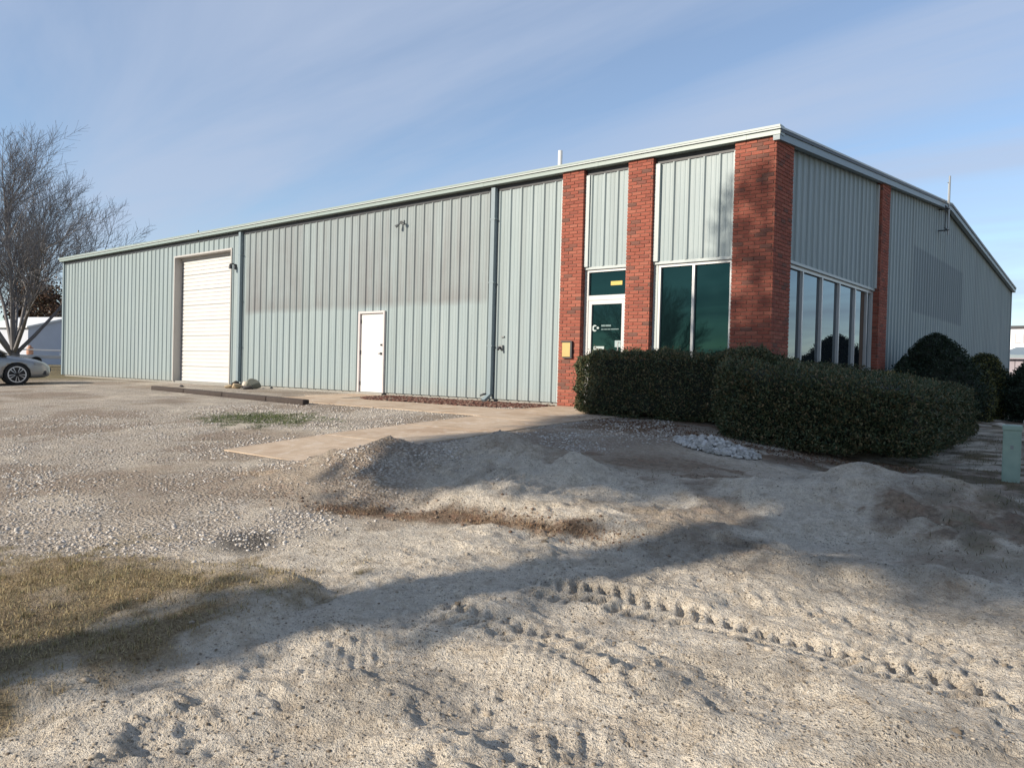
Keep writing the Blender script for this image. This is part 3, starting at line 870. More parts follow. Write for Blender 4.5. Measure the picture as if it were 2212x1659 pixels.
mb = MB(); mb.box(-3.35, -3.085, .181, .1845, 2.415, 2.495); mb.build('yellow_placard', plain('yellow_card', (.55, .40, .10), .6), ent)
# two-light storefront window
wf = frame_rect(BLD, 'storefront_window', MAT_ALU, -2.265, -.785, .14, .23, .32, 2.742, .05, .05, .06)
mb = MB(); mb.box(-1.565, -1.515, .138, .23, .38, 2.692); mb.build('mullion', MAT_ALU, wf)
for xa, xb in ((-2.215, -1.566), (-1.514, -.835)):
    gm = MB(); gm.box(xa, xb, .19, .205, .38, 2.692); gm.build('pane', MAT_GLASS_F, wf)
mb = MB(); mb.box(-2.268, -.746, .13, .42, -.02, .318); mb.build('sill_wall', MAT_FOUND, BLD)
mb = MB(); mb.box(-.784, -.747, .13, .42, .32, 2.742); mb.build('wall_filler', MAT_TRIM, BLD)

# ------------------------------------------------------------------ gable window
mb = MB()
YA, YB = .86, 6.40
mb.box(-.24, -.15, YA, YB, 2.68, 2.742); mb.box(-.24, -.15, YA, YB, .32, .38)
mb.box(-.24, -.15, YA, YA + .05, .38, 2.68); mb.box(-.24, -.15, YB - .05, YB, .38, 2.68)
gwin = mb.build('gable_window', MAT_ALU, BLD)
MULL = [1.86, 2.95, 4.04, 5.13, 6.02]
for ym in MULL:
    mb = MB(); mb.box(-.24, -.145, ym - .028, ym + .028, .38, 2.68); mb.build('mullion', MAT_ALU, gwin)
edges = [YA + .05] + MULL + [YB - .05]
for i, (a, b) in enumerate(zip(edges[:-1], edges[1:])):
    gm = MB(); gm.box(-.215, -.20, a + (.0 if i == 0 else .029), b - (.0 if i == len(edges) - 2 else .029), .38, 2.68); gm.build('pane', MAT_GLASS_G, gwin)
mb = MB(); V = []; F = []
for i in range(13):
    yy = 5.70 + i * .022
    V += [(-.196 + .003 * (i % 2), yy, .40), (-.196 + .003 * (i % 2), yy, 2.66)]
for i in range(12): F.append((2 * i, 2 * i + 2, 2 * i + 3, 2 * i + 1))
mb.add(V, F); mb.build('curtain', MAT_CURTAIN, gwin)
mb = MB(); mb.box(-.42, -.10, .80, 6.44, 2.745, 2.797); mb.build('head_trim', MAT_TRIM, BLD)
mb = MB(); mb.box(-.42, -.13, .80, 6.44, -.35, .318); mb.build('sill_wall', MAT_FOUND, BLD)
for ya, yb in ((6.402, 6.44), (.806, .858)):
    mb = MB(); mb.box(-.42, -.14, ya, yb, .32, 2.742); mb.build('wall_filler', MAT_TRIM, BLD)

# ------------------------------------------------------------------ brick piers
BL, BH, JT = .194, .0572, .0100
PITCH_Z = BH + JT
def brick_mesh(L, D_, i):
    rg = random.Random(i)
    bm = bmesh.new(); bmesh.ops.create_cube(bm, size=1.0)
    for v in bm.verts:
        v.co = Vector((v.co.x * L + rg.uniform(-.0012, .0012), v.co.y * D_, v.co.z * BH + rg.uniform(-.001, .001)))
    bmesh.ops.bevel(bm, geom=[e for e in bm.edges], offset=.0035, segments=1, affect='EDGES')
    bm.verts.index_update()
    mb = MB(); mb.add([v.co[:] for v in bm.verts], [[v.index for v in f.verts] for f in bm.faces]); bm.free()
    return mb
_bm_cache = {}
def brick_data(L, var):
    key = (round(L, 3), var)
    if key not in _bm_cache: _bm_cache[key] = brick_mesh(L, .09, hash(key) % 9999)
    return _bm_cache[key]
_bme = {}
def brick_me(L, var):
    key = (round(L, 3), var)
    if key not in _bme: _bme[key] = brick_data(L, var).mesh('brick', MAT_BRICK_I)
    return _bme[key]

def course(length, row):
    """brick spans along a face of given length"""
    out = []; u = 0.0
    first = BL if row % 2 == 0 else BL / 2 - JT / 2
    u1 = first
    while u < length - .02:
        e = min(u1, length)
        if length - e < .04: e = length
        out.append((u, e)); u = e + JT; u1 = u + BL
    return out

N_SINGLE = [0]
def pier(x0, x1, y0, y1, z0, z1, faces, single=False, label=None):
    """mortar core with bricks laid proud of it; faces: list of 'front','right','left','back'"""
    mb = MB(); mb.box(x0 + .012, x1 - .012, y0 + .012, y1 - .012, z0, z1)
    P = mb.build('brick_pier', MAT_MORTAR, BLD)
    rest = MB()
    rows = int((z1 - z0) / PITCH_Z) + 1
    rg = random.Random(int(x0 * 100) + 5)
    for fc in faces:
        for rw in reversed(range(rows)):
            zc = z0 + rw * PITCH_Z + BH / 2
            if zc + BH / 2 > z1 + .03: continue
            Lf = (x1 - x0) if fc in ('front', 'back') else (y1 - y0)
            sp = course(Lf, rw if fc in ('front', 'back') else rw + 1)
            for (a, b) in sp:
                pr_ = rg.uniform(-.0015, .0025)
                if fc == 'front': p, rot = (x0 + (a + b) / 2, y0 + .045 - pr_, zc), 0
                elif fc == 'right': p, rot = (x1 - .045 + pr_, y0 + (a + b) / 2, zc), math.pi / 2
                elif fc == 'left': p, rot = (x0 + .045 - pr_, y0 + (a + b) / 2, zc), math.pi / 2
                else: p, rot = (x0 + (a + b) / 2, y1 - .045 + pr_, zc), 0
                # side faces start behind the front stretchers
                if fc in ('right', 'left'):
                    if a < .001:
                        a = .0915
                        if b - a < .03: continue
                        p = (p[0], y0 + (a + b) / 2, p[2])
                L = b - a; var = rg.randrange(3)
                if single and N_SINGLE[0] < 300 and fc == 'front':
                    N_SINGLE[0] += 1
                    link('brick', brick_me(L, var), P, p, (0, 0, rot))
                else:
                    c_, s_ = math.cos(rot), math.sin(rot)
                    d = brick_data(L, var)
                    rest.add([(p[0] + v[0] * c_ - v[1] * s_, p[1] + v[0] * s_ + v[1] * c_, p[2] + v[2]) for v in d.v], d.f)
    if rest.v:
        tag(rest.build('brickwork', MAT_BRICK_J, P), kind='stuff')
    return P
pier(-.745, 0.0, 0.0, .805, -.42, 4.75, ['front', 'right', 'left'], True)
pier(-2.905, -2.36, 0.0, .40, -.15, 4.75, ['front', 'right', 'left'])
pier(-4.47, -3.94, 0.0, .40, -.15, 4.75, ['front', 'right', 'left'])
pier(-.45, 0.0, 6.44, 7.12, -.42, 5.26, ['right', 'front', 'back'])

# ------------------------------------------------------------------ fittings on the walls
lamp = MB(); lamp.box(-17.15, -17.05, .07, .10, 3.60, 3.76); la = lamp.build('wall_lamp', MAT_DARK, BLD)
mb = MB(); mb.tube([(-17.10, .075, 3.74), (-17.10, .0, 3.77), (-17.10, -.07, 3.73)], .018, 8); mb.build('lamp_arm', MAT_DARK, la)
mb = MB(); mb.tube([(-17.10, -.07, 3.76), (-17.10, -.07, 3.70), (-17.10, -.07, 3.60)], [.02, .045, .055], 12); mb.build('lamp_shade', MAT_DARK, la)
MAT_GREYM = plain('grey_cast_metal', (.20, .21, .21), .5, .3, var=.2)
mb = MB(); mb.box(-9.46, -9.38, .085, .12, 4.22, 4.32); fl = mb.build('floodlight', MAT_GREYM, BLD)
for sx in (-1, 1):
    mb = MB(); mb.tube([(-9.42, .08, 4.27), (-9.42 + sx * .05, .03, 4.25)], .012, 6)
    mb.tube([(-9.42 + sx * .05, .05, 4.25), (-9.42 + sx * .07, -.005, 4.22 + .03 * sx), (-9.42 + sx * .10, -.05, 4.19 + .04 * sx)], [.018, .03, .042], 10); mb.build('lamp_head', MAT_GREYM, fl)
mb = MB(); mb.box(-6.15, -6.05, .06, .12, 1.13, 1.23); hb_ = mb.build('wall_outlet', MAT_GREYM, BLD)
mb = MB(); mb.tube([(-6.10, .06, 1.17), (-6.10, .0, 1.17), (-6.10, -.02, 1.12)], .028, 8); mb.build('spigot', MAT_DARK, hb_)
mb = MB(); mb.box(-6.12, -6.03, .085, .12, 1.40, 1.43); mb.build('wall_outlet', MAT_GREYM, BLD)
mb = MB(); mb.tube([(-6.46, .12, .14), (-6.46, .03, .14), (-6.50, -.03, .13), (-6.56, -.06, .10)], .022, 8); mb.build('pipe_stub', MAT_DARK, BLD)
# roof stacks
mb = MB(); mb.tube([(-5.26, .95, 4.8), (-5.26, .95, 5.56)], .05, 14); mb.build('vent_pipe', MAT_WHITE, BLD)
mb = MB(); mb.tube([(-21.5, 1.2, 4.8), (-21.5, 1.2, 5.40)], .03, 8); mb.build('vent_pipe', MAT_GREYM, BLD)

# letter box on the first pier
mbx = thing('wall_letter_box', 'brass wall letter box with dark frame on the brick pier left of entry', 'letter box', (-4.245, -.002, 1.13))
mb = MB(); mb.bbox(-.105, .105, -.035, -.001, -.15, .15, .006); mb.build('plate', MAT_BRASS, mbx)
mb = MB(); mb.box(-.13, .15, -.055, .0, .152, .175); mb.box(.108, .15, -.05, .0, -.152, .150); mb.box(-.08, .15, -.045, .0, -.178, -.154); mb.build('frame', MAT_DARK, mbx)

# antenna mast on the gable rake
ant = thing('antenna_mast', 'thin steel antenna mast bracketed to the gable peak', 'antenna', (.16, 12.75, 5.0))
MAT_GALV = plain('galvanised_pipe', (.33, .34, .34), .45, .5, var=.15)
mb = MB(); mb.tube([(0, 0, -.02), (0, 0, 1.70)], .028, 8); mb.build('pole', MAT_GALV, ant)
mb = MB(); mb.tube([(0, -.14, .85), (0, -.14, 1.48)], .012, 6); mb.tube([(0, -.14, 1.48), (0, -.30, 1.44)], .01, 6); mb.build('whip', MAT_GALV, ant)
for zz in (.12, .74):
    mb = MB(); mb.box(-.26, .03, -.02, .02, zz - .015, zz + .015); mb.box(-.02, .02, -.45, .0, zz - .012, zz + .012); mb.build('bracket', MAT_DARK, ant)
mb = MB(); mb.tube([(0, -.45, .0), (0, -.45, .76)], .014, 6); mb.build('stay', MAT_DARK, ant)
# ------------------------------------------------------------------ foliage helpers
def leaf_cloud(P, size, rng, stretch=2.2, up=None, jitter=1.0):
    """one diamond-shaped leaf per point, randomly turned"""
    n = len(P)
    a = rng.normal(size=(n, 3))
    if up is not None: a = a * jitter + up
    a /= np.linalg.norm(a, axis=1, keepdims=True) + 1e-9
    b = np.cross(a, rng.normal(size=(n, 3))); b /= np.linalg.norm(b, axis=1, keepdims=True) + 1e-9
    s = (np.asarray(size) * rng.uniform(.7, 1.3, n))[:, None]
    V = np.empty((n, 4, 3))
    V[:, 0] = P - a * s * .5; V[:, 2] = P + a * s * .5
    V[:, 1] = P + b * s * .5 / stretch; V[:, 3] = P - b * s * .5 / stretch
    F = np.arange(n * 4).reshape(n, 4)
    return V.reshape(-1, 3), F

def super_dirs(n, rng):
    """directions spread over the faces of a cube"""
    d = rng.uniform(-1, 1, (n, 3)); ax = rng.integers(0, 3, n); sg = rng.choice([-1, 1], n)
    d[np.arange(n), ax] = sg
    return d

def super_pts(d, half, pw):
    q = (np.abs(d) ** pw).sum(1) ** (1 / pw)
    return d / q[:, None] * np.asarray(half)

def blob_mesh(name, half, pw, mat, lump=.06, seed=0, res=14):
    bm = bmesh.new(); bmesh.ops.create_cube(bm, size=2.0)
    bmesh.ops.subdivide_edges(bm, edges=bm.edges[:], cuts=res, use_grid_fill=True)
    D = np.array([v.co[:] for v in bm.verts])
    P = super_pts(D, half, pw)
    r = 1 + lump * 2 * (vn(P[:, 0] * 1.3 + P[:, 2] * .9, P[:, 1] * 1.3 - P[:, 2], .45, seed) - .5)
    for v, p, k_ in zip(bm.verts, P, r): v.co = Vector(p * k_)
    me = bpy.data.meshes.new(name); bm.to_mesh(me); bm.free()
    me.materials.append(mat)
    return me

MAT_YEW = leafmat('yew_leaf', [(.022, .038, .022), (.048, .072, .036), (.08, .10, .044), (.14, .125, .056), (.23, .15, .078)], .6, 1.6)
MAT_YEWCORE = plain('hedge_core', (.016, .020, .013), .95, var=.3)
MAT_BARK = plain('grey_bark', (.10, .085, .075), .9, var=.35, scale=12, bump=.4)
MAT_BARK_D = plain('dark_bark', (.055, .048, .044), .9, var=.35, scale=12, bump=.4)

def hedge(name, label, cat, loc, half, rotz, n, leaf=.06, pw=5, mat=MAT_YEW, seed=1, slope=0.0, group=None, lump=.075, tips=None):
    rng = np.random.default_rng(seed)
    t = thing(name, label, cat, loc, rotz, group)
    hz = half[2]
    def shape(P):
        P = P.copy(); P[:, 2] += hz
        P[:, 2] *= 1 - slope * (P[:, 0] / half[0] + 1) * .5
        return P
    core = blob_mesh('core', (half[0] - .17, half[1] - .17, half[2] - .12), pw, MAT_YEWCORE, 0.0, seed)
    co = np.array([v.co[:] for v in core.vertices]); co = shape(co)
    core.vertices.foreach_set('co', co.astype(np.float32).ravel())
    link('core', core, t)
    d = super_dirs(n, rng)
    P = super_pts(d, half, pw)
    N = np.sign(d) * np.abs(d) ** (pw - 1) / np.asarray(half); N /= np.linalg.norm(N, axis=1, keepdims=True)
    bulge = .20 * (vn(P[:, 0] * 1.3 + P[:, 2] * .9, P[:, 1] * 1.3 - P[:, 2], .45, seed) - .5) + .12 * (vn(P[:, 0] + P[:, 2] * 1.7, P[:, 1] - P[:, 2] * 1.2, .14, seed + 3) - .5)
    P = P + N * bulge[:, None] - N * np.abs(rng.normal(0, .035, n))[:, None] + N * ((rng.random(n) < .05) * rng.uniform(.02, .11, n))[:, None]
    P = shape(P)
    keep = P[:, 2] > .03
    P, N = P[keep], N[keep]
    V, F = leaf_cloud(P, leaf, rng, 2.6, N * .9 + np.array([0, 0, .35]), .8)
    link('foliage', fast_mesh('foliage', V, F, mat), t)
    for i in range(max(3, int(half[0] * half[1] * 3))):
        x, y = rng.uniform(-.7, .7) * half[0], rng.uniform(-.7, .7) * half[1]
        mb = MB(); mb.tube([(x, y, -.35), (x + rng.normal() * .03, y, .1), (x + rng.normal() * .1, y + rng.normal() * .1, hz * 1.1)], [.03, .026, .012], 6)
        mb.build('stem', MAT_BARK_D, t)
    return t

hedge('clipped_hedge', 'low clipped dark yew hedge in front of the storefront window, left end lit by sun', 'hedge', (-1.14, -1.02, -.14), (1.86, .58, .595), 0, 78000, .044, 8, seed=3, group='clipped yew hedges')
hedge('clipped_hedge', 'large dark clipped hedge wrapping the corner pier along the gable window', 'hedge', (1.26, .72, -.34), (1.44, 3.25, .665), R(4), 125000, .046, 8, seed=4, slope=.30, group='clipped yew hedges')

# shrubs along the gable wall
MAT_JUN = leafmat('juniper_leaf', [(.014, .026, .016), (.025, .042, .024), (.04, .06, .03)], .6)
MAT_YEL = leafmat('golden_leaf', [(.02, .035, .02), (.05, .065, .025), (.14, .13, .035), (.26, .22, .07)], .6, 2.2)
def cone_shrub(name, label, loc, rad, h, n, mat, seed, leaf=.07, group=None, power=.8):
    rng = np.random.default_rng(seed)
    t = thing(name, label, 'shrub', loc, 0, group)
    def surf(u, a, k_):
        prof = (np.sin(np.pi * np.clip(u, 0, 1) ** .62)) ** power
        prof = np.where(u < .3, np.maximum(prof, .82), prof)
        r = rad * prof * k_ * (1 + .34 * (vn(a * 1.6, u * 7, .5, seed) - .5) + .16 * (vn(a * 4, u * 16, .5, seed + 1) - .5))
        return np.stack([r * np.cos(a), r * np.sin(a), u * h], -1)
    U, A = np.meshgrid(np.linspace(.02, .99, 14), np.linspace(0, 2 * math.pi, 25)[:-1], indexing='ij')
    V = surf(U.ravel(), A.ravel(), .86)
    idx_ = np.arange(14 * 24).reshape(14, 24)
    F = np.stack([idx_[:-1], np.roll(idx_, -1, 1)[:-1], np.roll(idx_, -1, 1)[1:], idx_[1:]], -1).reshape(-1, 4)
    link('core', fast_mesh('core', V, F, MAT_YEWCORE), t)
    u = rng.random(n) ** .85; a = rng.uniform(0, 2 * math.pi, n)
    P = surf(u, a, 1.0) * np.where(rng.random(n) < .1, 1.06, rng.uniform(.86, 1.02, n))[:, None] ** np.array([1, 1, .3])
    V, F = leaf_cloud(P, leaf, rng, 2.6, np.stack([np.cos(a), np.sin(a), np.full(n, .7)], -1) * .8, .8)
    link('foliage', fast_mesh('foliage', V, F, mat), t)
    mb = MB(); mb.tube([(0, 0, -.2), (0, 0, h * .7)], [.05, .02], 6); mb.build('trunk', MAT_BARK_D, t)
    return t
cone_shrub('mounded_shrub', 'dark rounded cone shrub behind the corner hedge at the gable wall', (.95, 7.75, -.32), 1.0, 2.12, 16000, MAT_JUN, 11, power=.62)
cone_shrub('upright_shrub', 'small dark spiky shrub between the cone shrub and the brick pier', (.45, 6.9, -.32), .42, 1.55, 4000, MAT_JUN, 12)
cone_shrub('golden_shrub', 'yellow tinged shrub farther along the gable wall', (1.50, 10.8, -.28), .62, 1.72, 9000, MAT_YEL, 13, .075, power=.45)
cone_shrub('golden_shrub', 'small bright yellow green shrub tucked behind the end of the corner hedge', (1.72, 8.9, -.28), .34, 1.40, 3500, MAT_YEL, 15, .075, power=.5)
cone_shrub('dark_shrub', 'dark evergreen shrub at the right edge of the picture', (2.72, 10.6, -.28), .78, 1.62, 8000, MAT_JUN, 14, power=.5)

# ------------------------------------------------------------------ bare trees
def bare_tree(name, label, loc, seed, height, spread, levels=(6, 13, 11, 8), bark=MAT_BARK, rotz=0, stems_low=True, group=None, twig=.0075):
    rng = random.Random(seed)
    big, fine_ = MB(), MB()
    def limb(p, d, L, r, lev):
        nseg = (6, 5, 4, 3, 2)[lev]
        pts = [p.copy()]; q = p.copy(); dd = d.copy()
        for i in range(nseg):
            dd = (dd + Vector((rng.gauss(0, .05), rng.gauss(0, .05), .055 if lev < 3 else .03))).normalized()
            q = q + dd * (L / nseg); pts.append(q.copy())
        rads = [max(twig * .6, r * (1 - .78 * i / nseg)) for i in range(nseg + 1)]
        (big if lev < 2 else fine_).tube(pts, rads, (8, 6, 4, 3, 3)[lev], cap=False)
        if lev >= len(levels): return
        nb = levels[lev]
        for k_ in range(nb):
            f_ = ((.36 if lev == 1 else .18) + (.64 if lev == 1 else .82) * (k_ + rng.random()) / nb) if lev > 0 else (.35 + .65 * (k_ + rng.random()) / nb)
            j = min(nseg - 1, int(f_ * nseg)); t_ = f_ * nseg - j
            bp = pts[j].lerp(pts[j + 1], min(1, t_)); bd = (pts[j + 1] - pts[j]).normalized()
            az = rng.uniform(0, 2 * math.pi)
            ang = R(rng.uniform(24, 50))
            o = bd.orthogonal().normalized(); o.rotate(Matrix.Rotation(az, 3, bd))
            nd = (bd * math.cos(ang) + o * math.sin(ang)).normalized()
            nd = (nd + Vector((0, 0, .12))).normalized()
            limb(bp, nd, L * rng.uniform(.36, .60) * (1.0 - .35 * (f_ - .2)), max(twig, rads[j] * rng.uniform(.42, .6)), lev + 1)
    nst = levels[0]
    th = height * .10
    trunk_pts = [Vector((0, 0, -.4)), Vector((0, 0, .3)), Vector((.04, .03, th))]
    big.tube(trunk_pts, [.48 * height / 14, .40 * height / 14, .36 * height / 14], 10, cap=False)
    for i in range(nst):
        a = 2 * math.pi * i / nst + rng.uniform(-.3, .3)
        tilt = R(rng.uniform(12, 30)) if i % 2 else R(rng.uniform(28, 48))
        tilt *= spread
        d = Vector((math.sin(tilt) * math.cos(a), math.sin(tilt) * math.sin(a), math.cos(tilt)))
        limb(Vector((.04, .03, th * .85 + rng.uniform(-.2, .15))), d, height * rng.uniform(.62, .80) * (1 - .1 * (tilt > .5)), .15 * height / 14, 1)
    limb(Vector((.04, .03, th * .9)), Vector((.03, .02, 1)).normalized(), height * .86, .17 * height / 14, 1)
    t = thing(name, label, 'tree', loc, rotz, group)
    big.build('trunk', bark, t, True)
    fine_.build('crown', bark, t)
    return t
MAT_MAPLE = plain('maple_bark', (.19, .18, .18), .9, var=.3, scale=6)
maple = bare_tree('bare_maple', 'large bare multi stemmed maple tree beside the parked grey car', (-40.45, 1.35, -.1), 5, 10.4, 1.2, (10, 14, 13, 9), MAT_MAPLE, 0)

# dense shade tree behind the camera: throws the broad shadow over hedge and corner, shows in the glass
TS, TD = 5.5, 22.0
_e = np.array([math.cos(R(SUN_AZ)), -math.sin(R(SUN_AZ))]); _d = np.array([math.sin(R(SUN_AZ)), math.cos(R(SUN_AZ))])
tp = TS * _e - TD * _d
shade = thing('broad_evergreen_tree', 'broad dense evergreen tree across the drive whose shadow covers the corner', 'tree', (tp[0], tp[1], gz(tp[0], tp[1])), 0)
def shade_tree():
    rng = np.random.default_rng(5)
    z0 = gz(tp[0], tp[1])
    cz, rs, rz, rd = 10.45 - z0, 7.3, 4.6, 4.6
    ex = np.array([_e[0], _e[1], 0]); ey = np.array([_d[0], _d[1], 0]); ez = np.array([0, 0, 1.0])
    mb = MB(); mb.tube([(0, 0, -.5), (.02, 0, 2), (-.02, .03, 6.5), (0, 0, 11), (.1, 0, 14)], [.36, .28, .26, .2, .06], 10, cap=False)
    for i in range(14):
        a = rng.uniform(0, 2 * math.pi); h = rng.uniform(cz - 2.6, cz + 1.5)
        q = ex * math.cos(a) * rs * .7 + ey * math.sin(a) * rd * .7 + ez * rng.uniform(0, 1.5)
        p0 = Vector((0, 0, h)); p1 = p0 + Vector(q)
        mb.tube([p0, p0.lerp(p1, .5) + Vector((0, 0, .2)), p1], [.1, .07, .02], 6, cap=False)
    mb.build('trunk', MAT_BARK_D, shade, True)
    cen = []
    while len(cen) < 280:
        a, c_, b = rng.uniform(-7.5, 7.5), rng.uniform(-4.6, 4.6), rng.uniform(-4, 4)
        r_ = rng.uniform(.7, 1.05)
        q = (abs(a) / (7.5 - r_ * .9)) ** 2.6 + (abs(c_) / (4.6 - r_ * .9)) ** 2.6 + (abs(b) / 4.0) ** 2.6
        if q < 1 and c_ - r_ > -3.75 + .2 * (a + .5) and c_ - r_ > -4.3 + .6 * (-3.7 - a): cen.append((a, b, c_, r_))
    cen += [(-6.15, 0, 1.6, .7), (-6.05, .4, 2.4, .7), (-6.4, 0, .6, .7), (-6.8, .3, -.9, .7), (-6.85, 0, -1.6, .7), (-5.9, .2, 2.9, .6)]
    core = MB(); P = []
    ico = bmesh.new(); bmesh.ops.create_icosphere(ico, subdivisions=2, radius=1.0)
    iv = np.array([v.co[:] for v in ico.verts]); ico.verts.index_update(); ifc = [[v.index for v in f.verts] for f in ico.faces]; ico.free()
    for (a, b, c_, r_) in cen:
        o = ex * a + ey * b + ez * (c_ + cz)
        thin = c_ > -.2 and a < 1.5
        if not thin: core.add(o + iv * r_ * .80 * (1 + .25 * (rng.random((len(iv), 1)) - .5)), ifc)
        n = 105 if thin else 230
        d = rng.normal(size=(n, 3)); d /= np.linalg.norm(d, axis=1, keepdims=True)
        P.append(o + d * r_ * rng.uniform(.75, 1.12, (n, 1)))
    for i in range(22):
        zz = rng.uniform(3.0, 7.2); aa = rng.uniform(0, 6.283); rr = rng.uniform(.15, .6)
        q = rng.normal(size=(26, 3)) * .17 + np.array([math.cos(aa) * rr, math.sin(aa) * rr, zz])
        P.append(q)
    core.build('inner_foliage', MAT_YEWCORE, shade)
    V, F = leaf_cloud(np.concatenate(P), .22, rng, 2.2)
    link('crown', fast_mesh('crown', V, F, MAT_JUN), shade)
shade_tree()

# bare trees across the road, mirrored in the storefront glass
def copy_tree(src, label, loc, rotz, sc):
    c = src.copy(); COL.objects.link(c); c.location = loc; c.rotation_euler = (0, 0, rotz); c.scale = (sc, sc, sc)
    c['label'] = label
    for ch in src.children:
        d = ch.copy(); COL.objects.link(d); d.parent = c
    return c
copy_tree(maple, 'bare tree across the road reflected in the left storefront pane', (-38.0, -62.0, -1.1), 1.0, 1.05)
copy_tree(maple, 'bare tree across the road reflected in the entry door glass', (-52.0, -60.0, -1.1), 2.4, 1.0)
copy_tree(maple, 'bare tree across the road reflected low in the right storefront pane', (-27.0, -66.0, -1.1), 4.0, .66)

# brown-leaved tree beyond the shed
def leafy_tree(name, label, loc, h, r, n, mat, seed, leaf):
    rng = np.random.default_rng(seed)
    t = thing(name, label, 'tree', loc)
    mb = MB(); mb.tube([(0, 0, -.5), (0, .05, h * .4), (.1, 0, h * .9)], [.28, .2, .04], 8, cap=False)
    for i in range(10):
        a = rng.uniform(0, 6.28); z = rng.uniform(.3, .7) * h
        mb.tube([(0, 0, z), (math.cos(a) * r * .7, math.sin(a) * r * .7, z + r * .5)], [.08, .02], 5, cap=False)
    mb.build('trunk', MAT_BARK_D, t)
    P = []
    for i in range(26):
        d = rng.normal(size=3); d /= np.linalg.norm(d); rr = rng.uniform(.3, .95)
        c_ = np.array([d[0] * r * rr, d[1] * r * rr, h * .62 + d[2] * h * .36 * rr]); q = rng.normal(size=(n // 26, 3)) * r * .17
        P.append(c_ + q)
    P = np.concatenate(P)
    V, F = leaf_cloud(P, leaf, rng, 1.8)
    link('crown', fast_mesh('crown', V, F, mat), t)
    return t
MAT_BROWNLEAF = leafmat('dry_oak_leaf', [(.05, .03, .022), (.09, .05, .032), (.15, .085, .05), (.10, .09, .05)], .7)
leafy_tree('brown_oak', 'brown leaved oak tree behind the small white shed', (-84.5, 17.6, .2), 9.2, 4.0, 9000, MAT_BROWNLEAF, 41, .30)
leafy_tree('brown_oak', 'wide russet tree behind the bare maple trunks', (-86.0, 10.8, .2), 7.6, 3.8, 7000, MAT_BROWNLEAF, 42, .30)
MAT_DKGREEN = leafmat('cedar_leaf', [(.015, .022, .016), (.03, .04, .026), (.045, .055, .035)], .7)
leafy_tree('cedar_tree', 'dark cedar at the left edge behind the maple trunks', (-70.5, 5.4, .2), 7.5, 3.0, 8000, MAT_DKGREEN, 43, .30)
# ------------------------------------------------------------------ utility pedestal
k = Nodes('pedestal_green')
c = k.ramp(k.noise(7, 4), [(.3, (.205, .285, .235)), (.7, (.265, .345, .285))])
c = k.mix(k.ramp(k.noise(2.5, 3, .6, k.mapped((1, 1, .3))), [(.5, 0.0), (.75, .4)]), c, (.33, .37, .32))
MAT_PED = k.set(c, .55, 0, .4)
ped = thing('utility_pedestal', 'pale green utility pedestal box standing at the right edge of the lot', 'utility box', (3.84, -2.66, gz(3.84, -2.66) - .03), R(8))
mb = MB(); mb.bbox(-.088, .088, -.07, .07, -.1, .63, .012); mb.build('body', MAT_PED, ped)
mb = MB(); mb.bbox(-.096, .096, -.078, .078, .60, .665, .014); mb.build('cap', MAT_PED, ped)
mb = MB(); mb.box(-.072, .072, -.074, -.069, .06, .54); mb.build('door', MAT_PED, ped)
mb = MB(); mb.box(-.015, .015, -.082, -.073, .40, .44); mb.build('latch', MAT_GREYM, ped)

# ------------------------------------------------------------------ landscape timbers
MAT_TIMBER = plain('weathered_timber', (.05, .038, .032), .9, var=.45, scale=9, bump=.5)
tl = [(-16.4, -2.72), (-14.2, -2.92), (-12.0, -3.10), (-9.9, -3.26), (-8.35, -3.38)]
for i, ((xa, ya), (xb, yb)) in enumerate(zip(tl[:-1], tl[1:])):
    lab = ['first dark landscape timber, nearest the garage door', 'second dark landscape timber from the garage door', 'third dark landscape timber from the garage door', 'last dark landscape timber, its blunt end toward the entry walk'][i]
    ang = math.atan2(yb - ya, xb - xa); L = math.dist((xa, ya), (xb, yb)) - .03
    z = (gz(xa, ya) + gz(xb, yb)) / 2
    mb = MB(); mb.bbox(-L / 2, L / 2, -.08, .08, -.05, .10, .022)
    o = mb.build('landscape_timber', MAT_TIMBER, None, True, ((xa + xb) / 2, (ya + yb) / 2, z + .01))
    o.rotation_euler = (0, math.atan2(gz(xa, ya) - gz(xb, yb), L), ang)
    tag(o, lab, 'timber', 'landscape timbers edging the lot')

# ------------------------------------------------------------------ rubble at the downspout
def rock_mesh(name, half, seed, mat, lump=.28):
    bm = bmesh.new(); bmesh.ops.create_icosphere(bm, subdivisions=3, radius=1.0)
    rg = random.Random(seed); pl = [(Vector((rg.gauss(0, 1), rg.gauss(0, 1), rg.gauss(0, 1))).normalized(), rg.uniform(.50, .82)) for _ in range(18)]
    for v in bm.verts:
        p = v.co.copy()
        for n_, d_ in pl:
            q = p.dot(n_)
            if q > d_: p -= n_ * (q - d_)
        v.co = Vector((p.x * half[0], p.y * half[1], p.z * half[2]))
    me = bpy.data.meshes.new(name); bm.to_mesh(me); bm.free(); me.materials.append(mat)
    return me
MAT_ROCK_T = plain('tan_rock', (.40, .31, .20), .9, var=.3, scale=10, bump=.5)
MAT_ROCK_G = plain('grey_rock', (.16, .16, .13), .9, var=.35, scale=9, bump=.5)
MAT_ROCK_P = plain('pale_rock', (.50, .445, .37), .9, var=.2, scale=9, bump=.5)
MAT_ROCK_K = plain('black_rubble', (.05, .045, .045), .9, var=.4, scale=9, bump=.5)
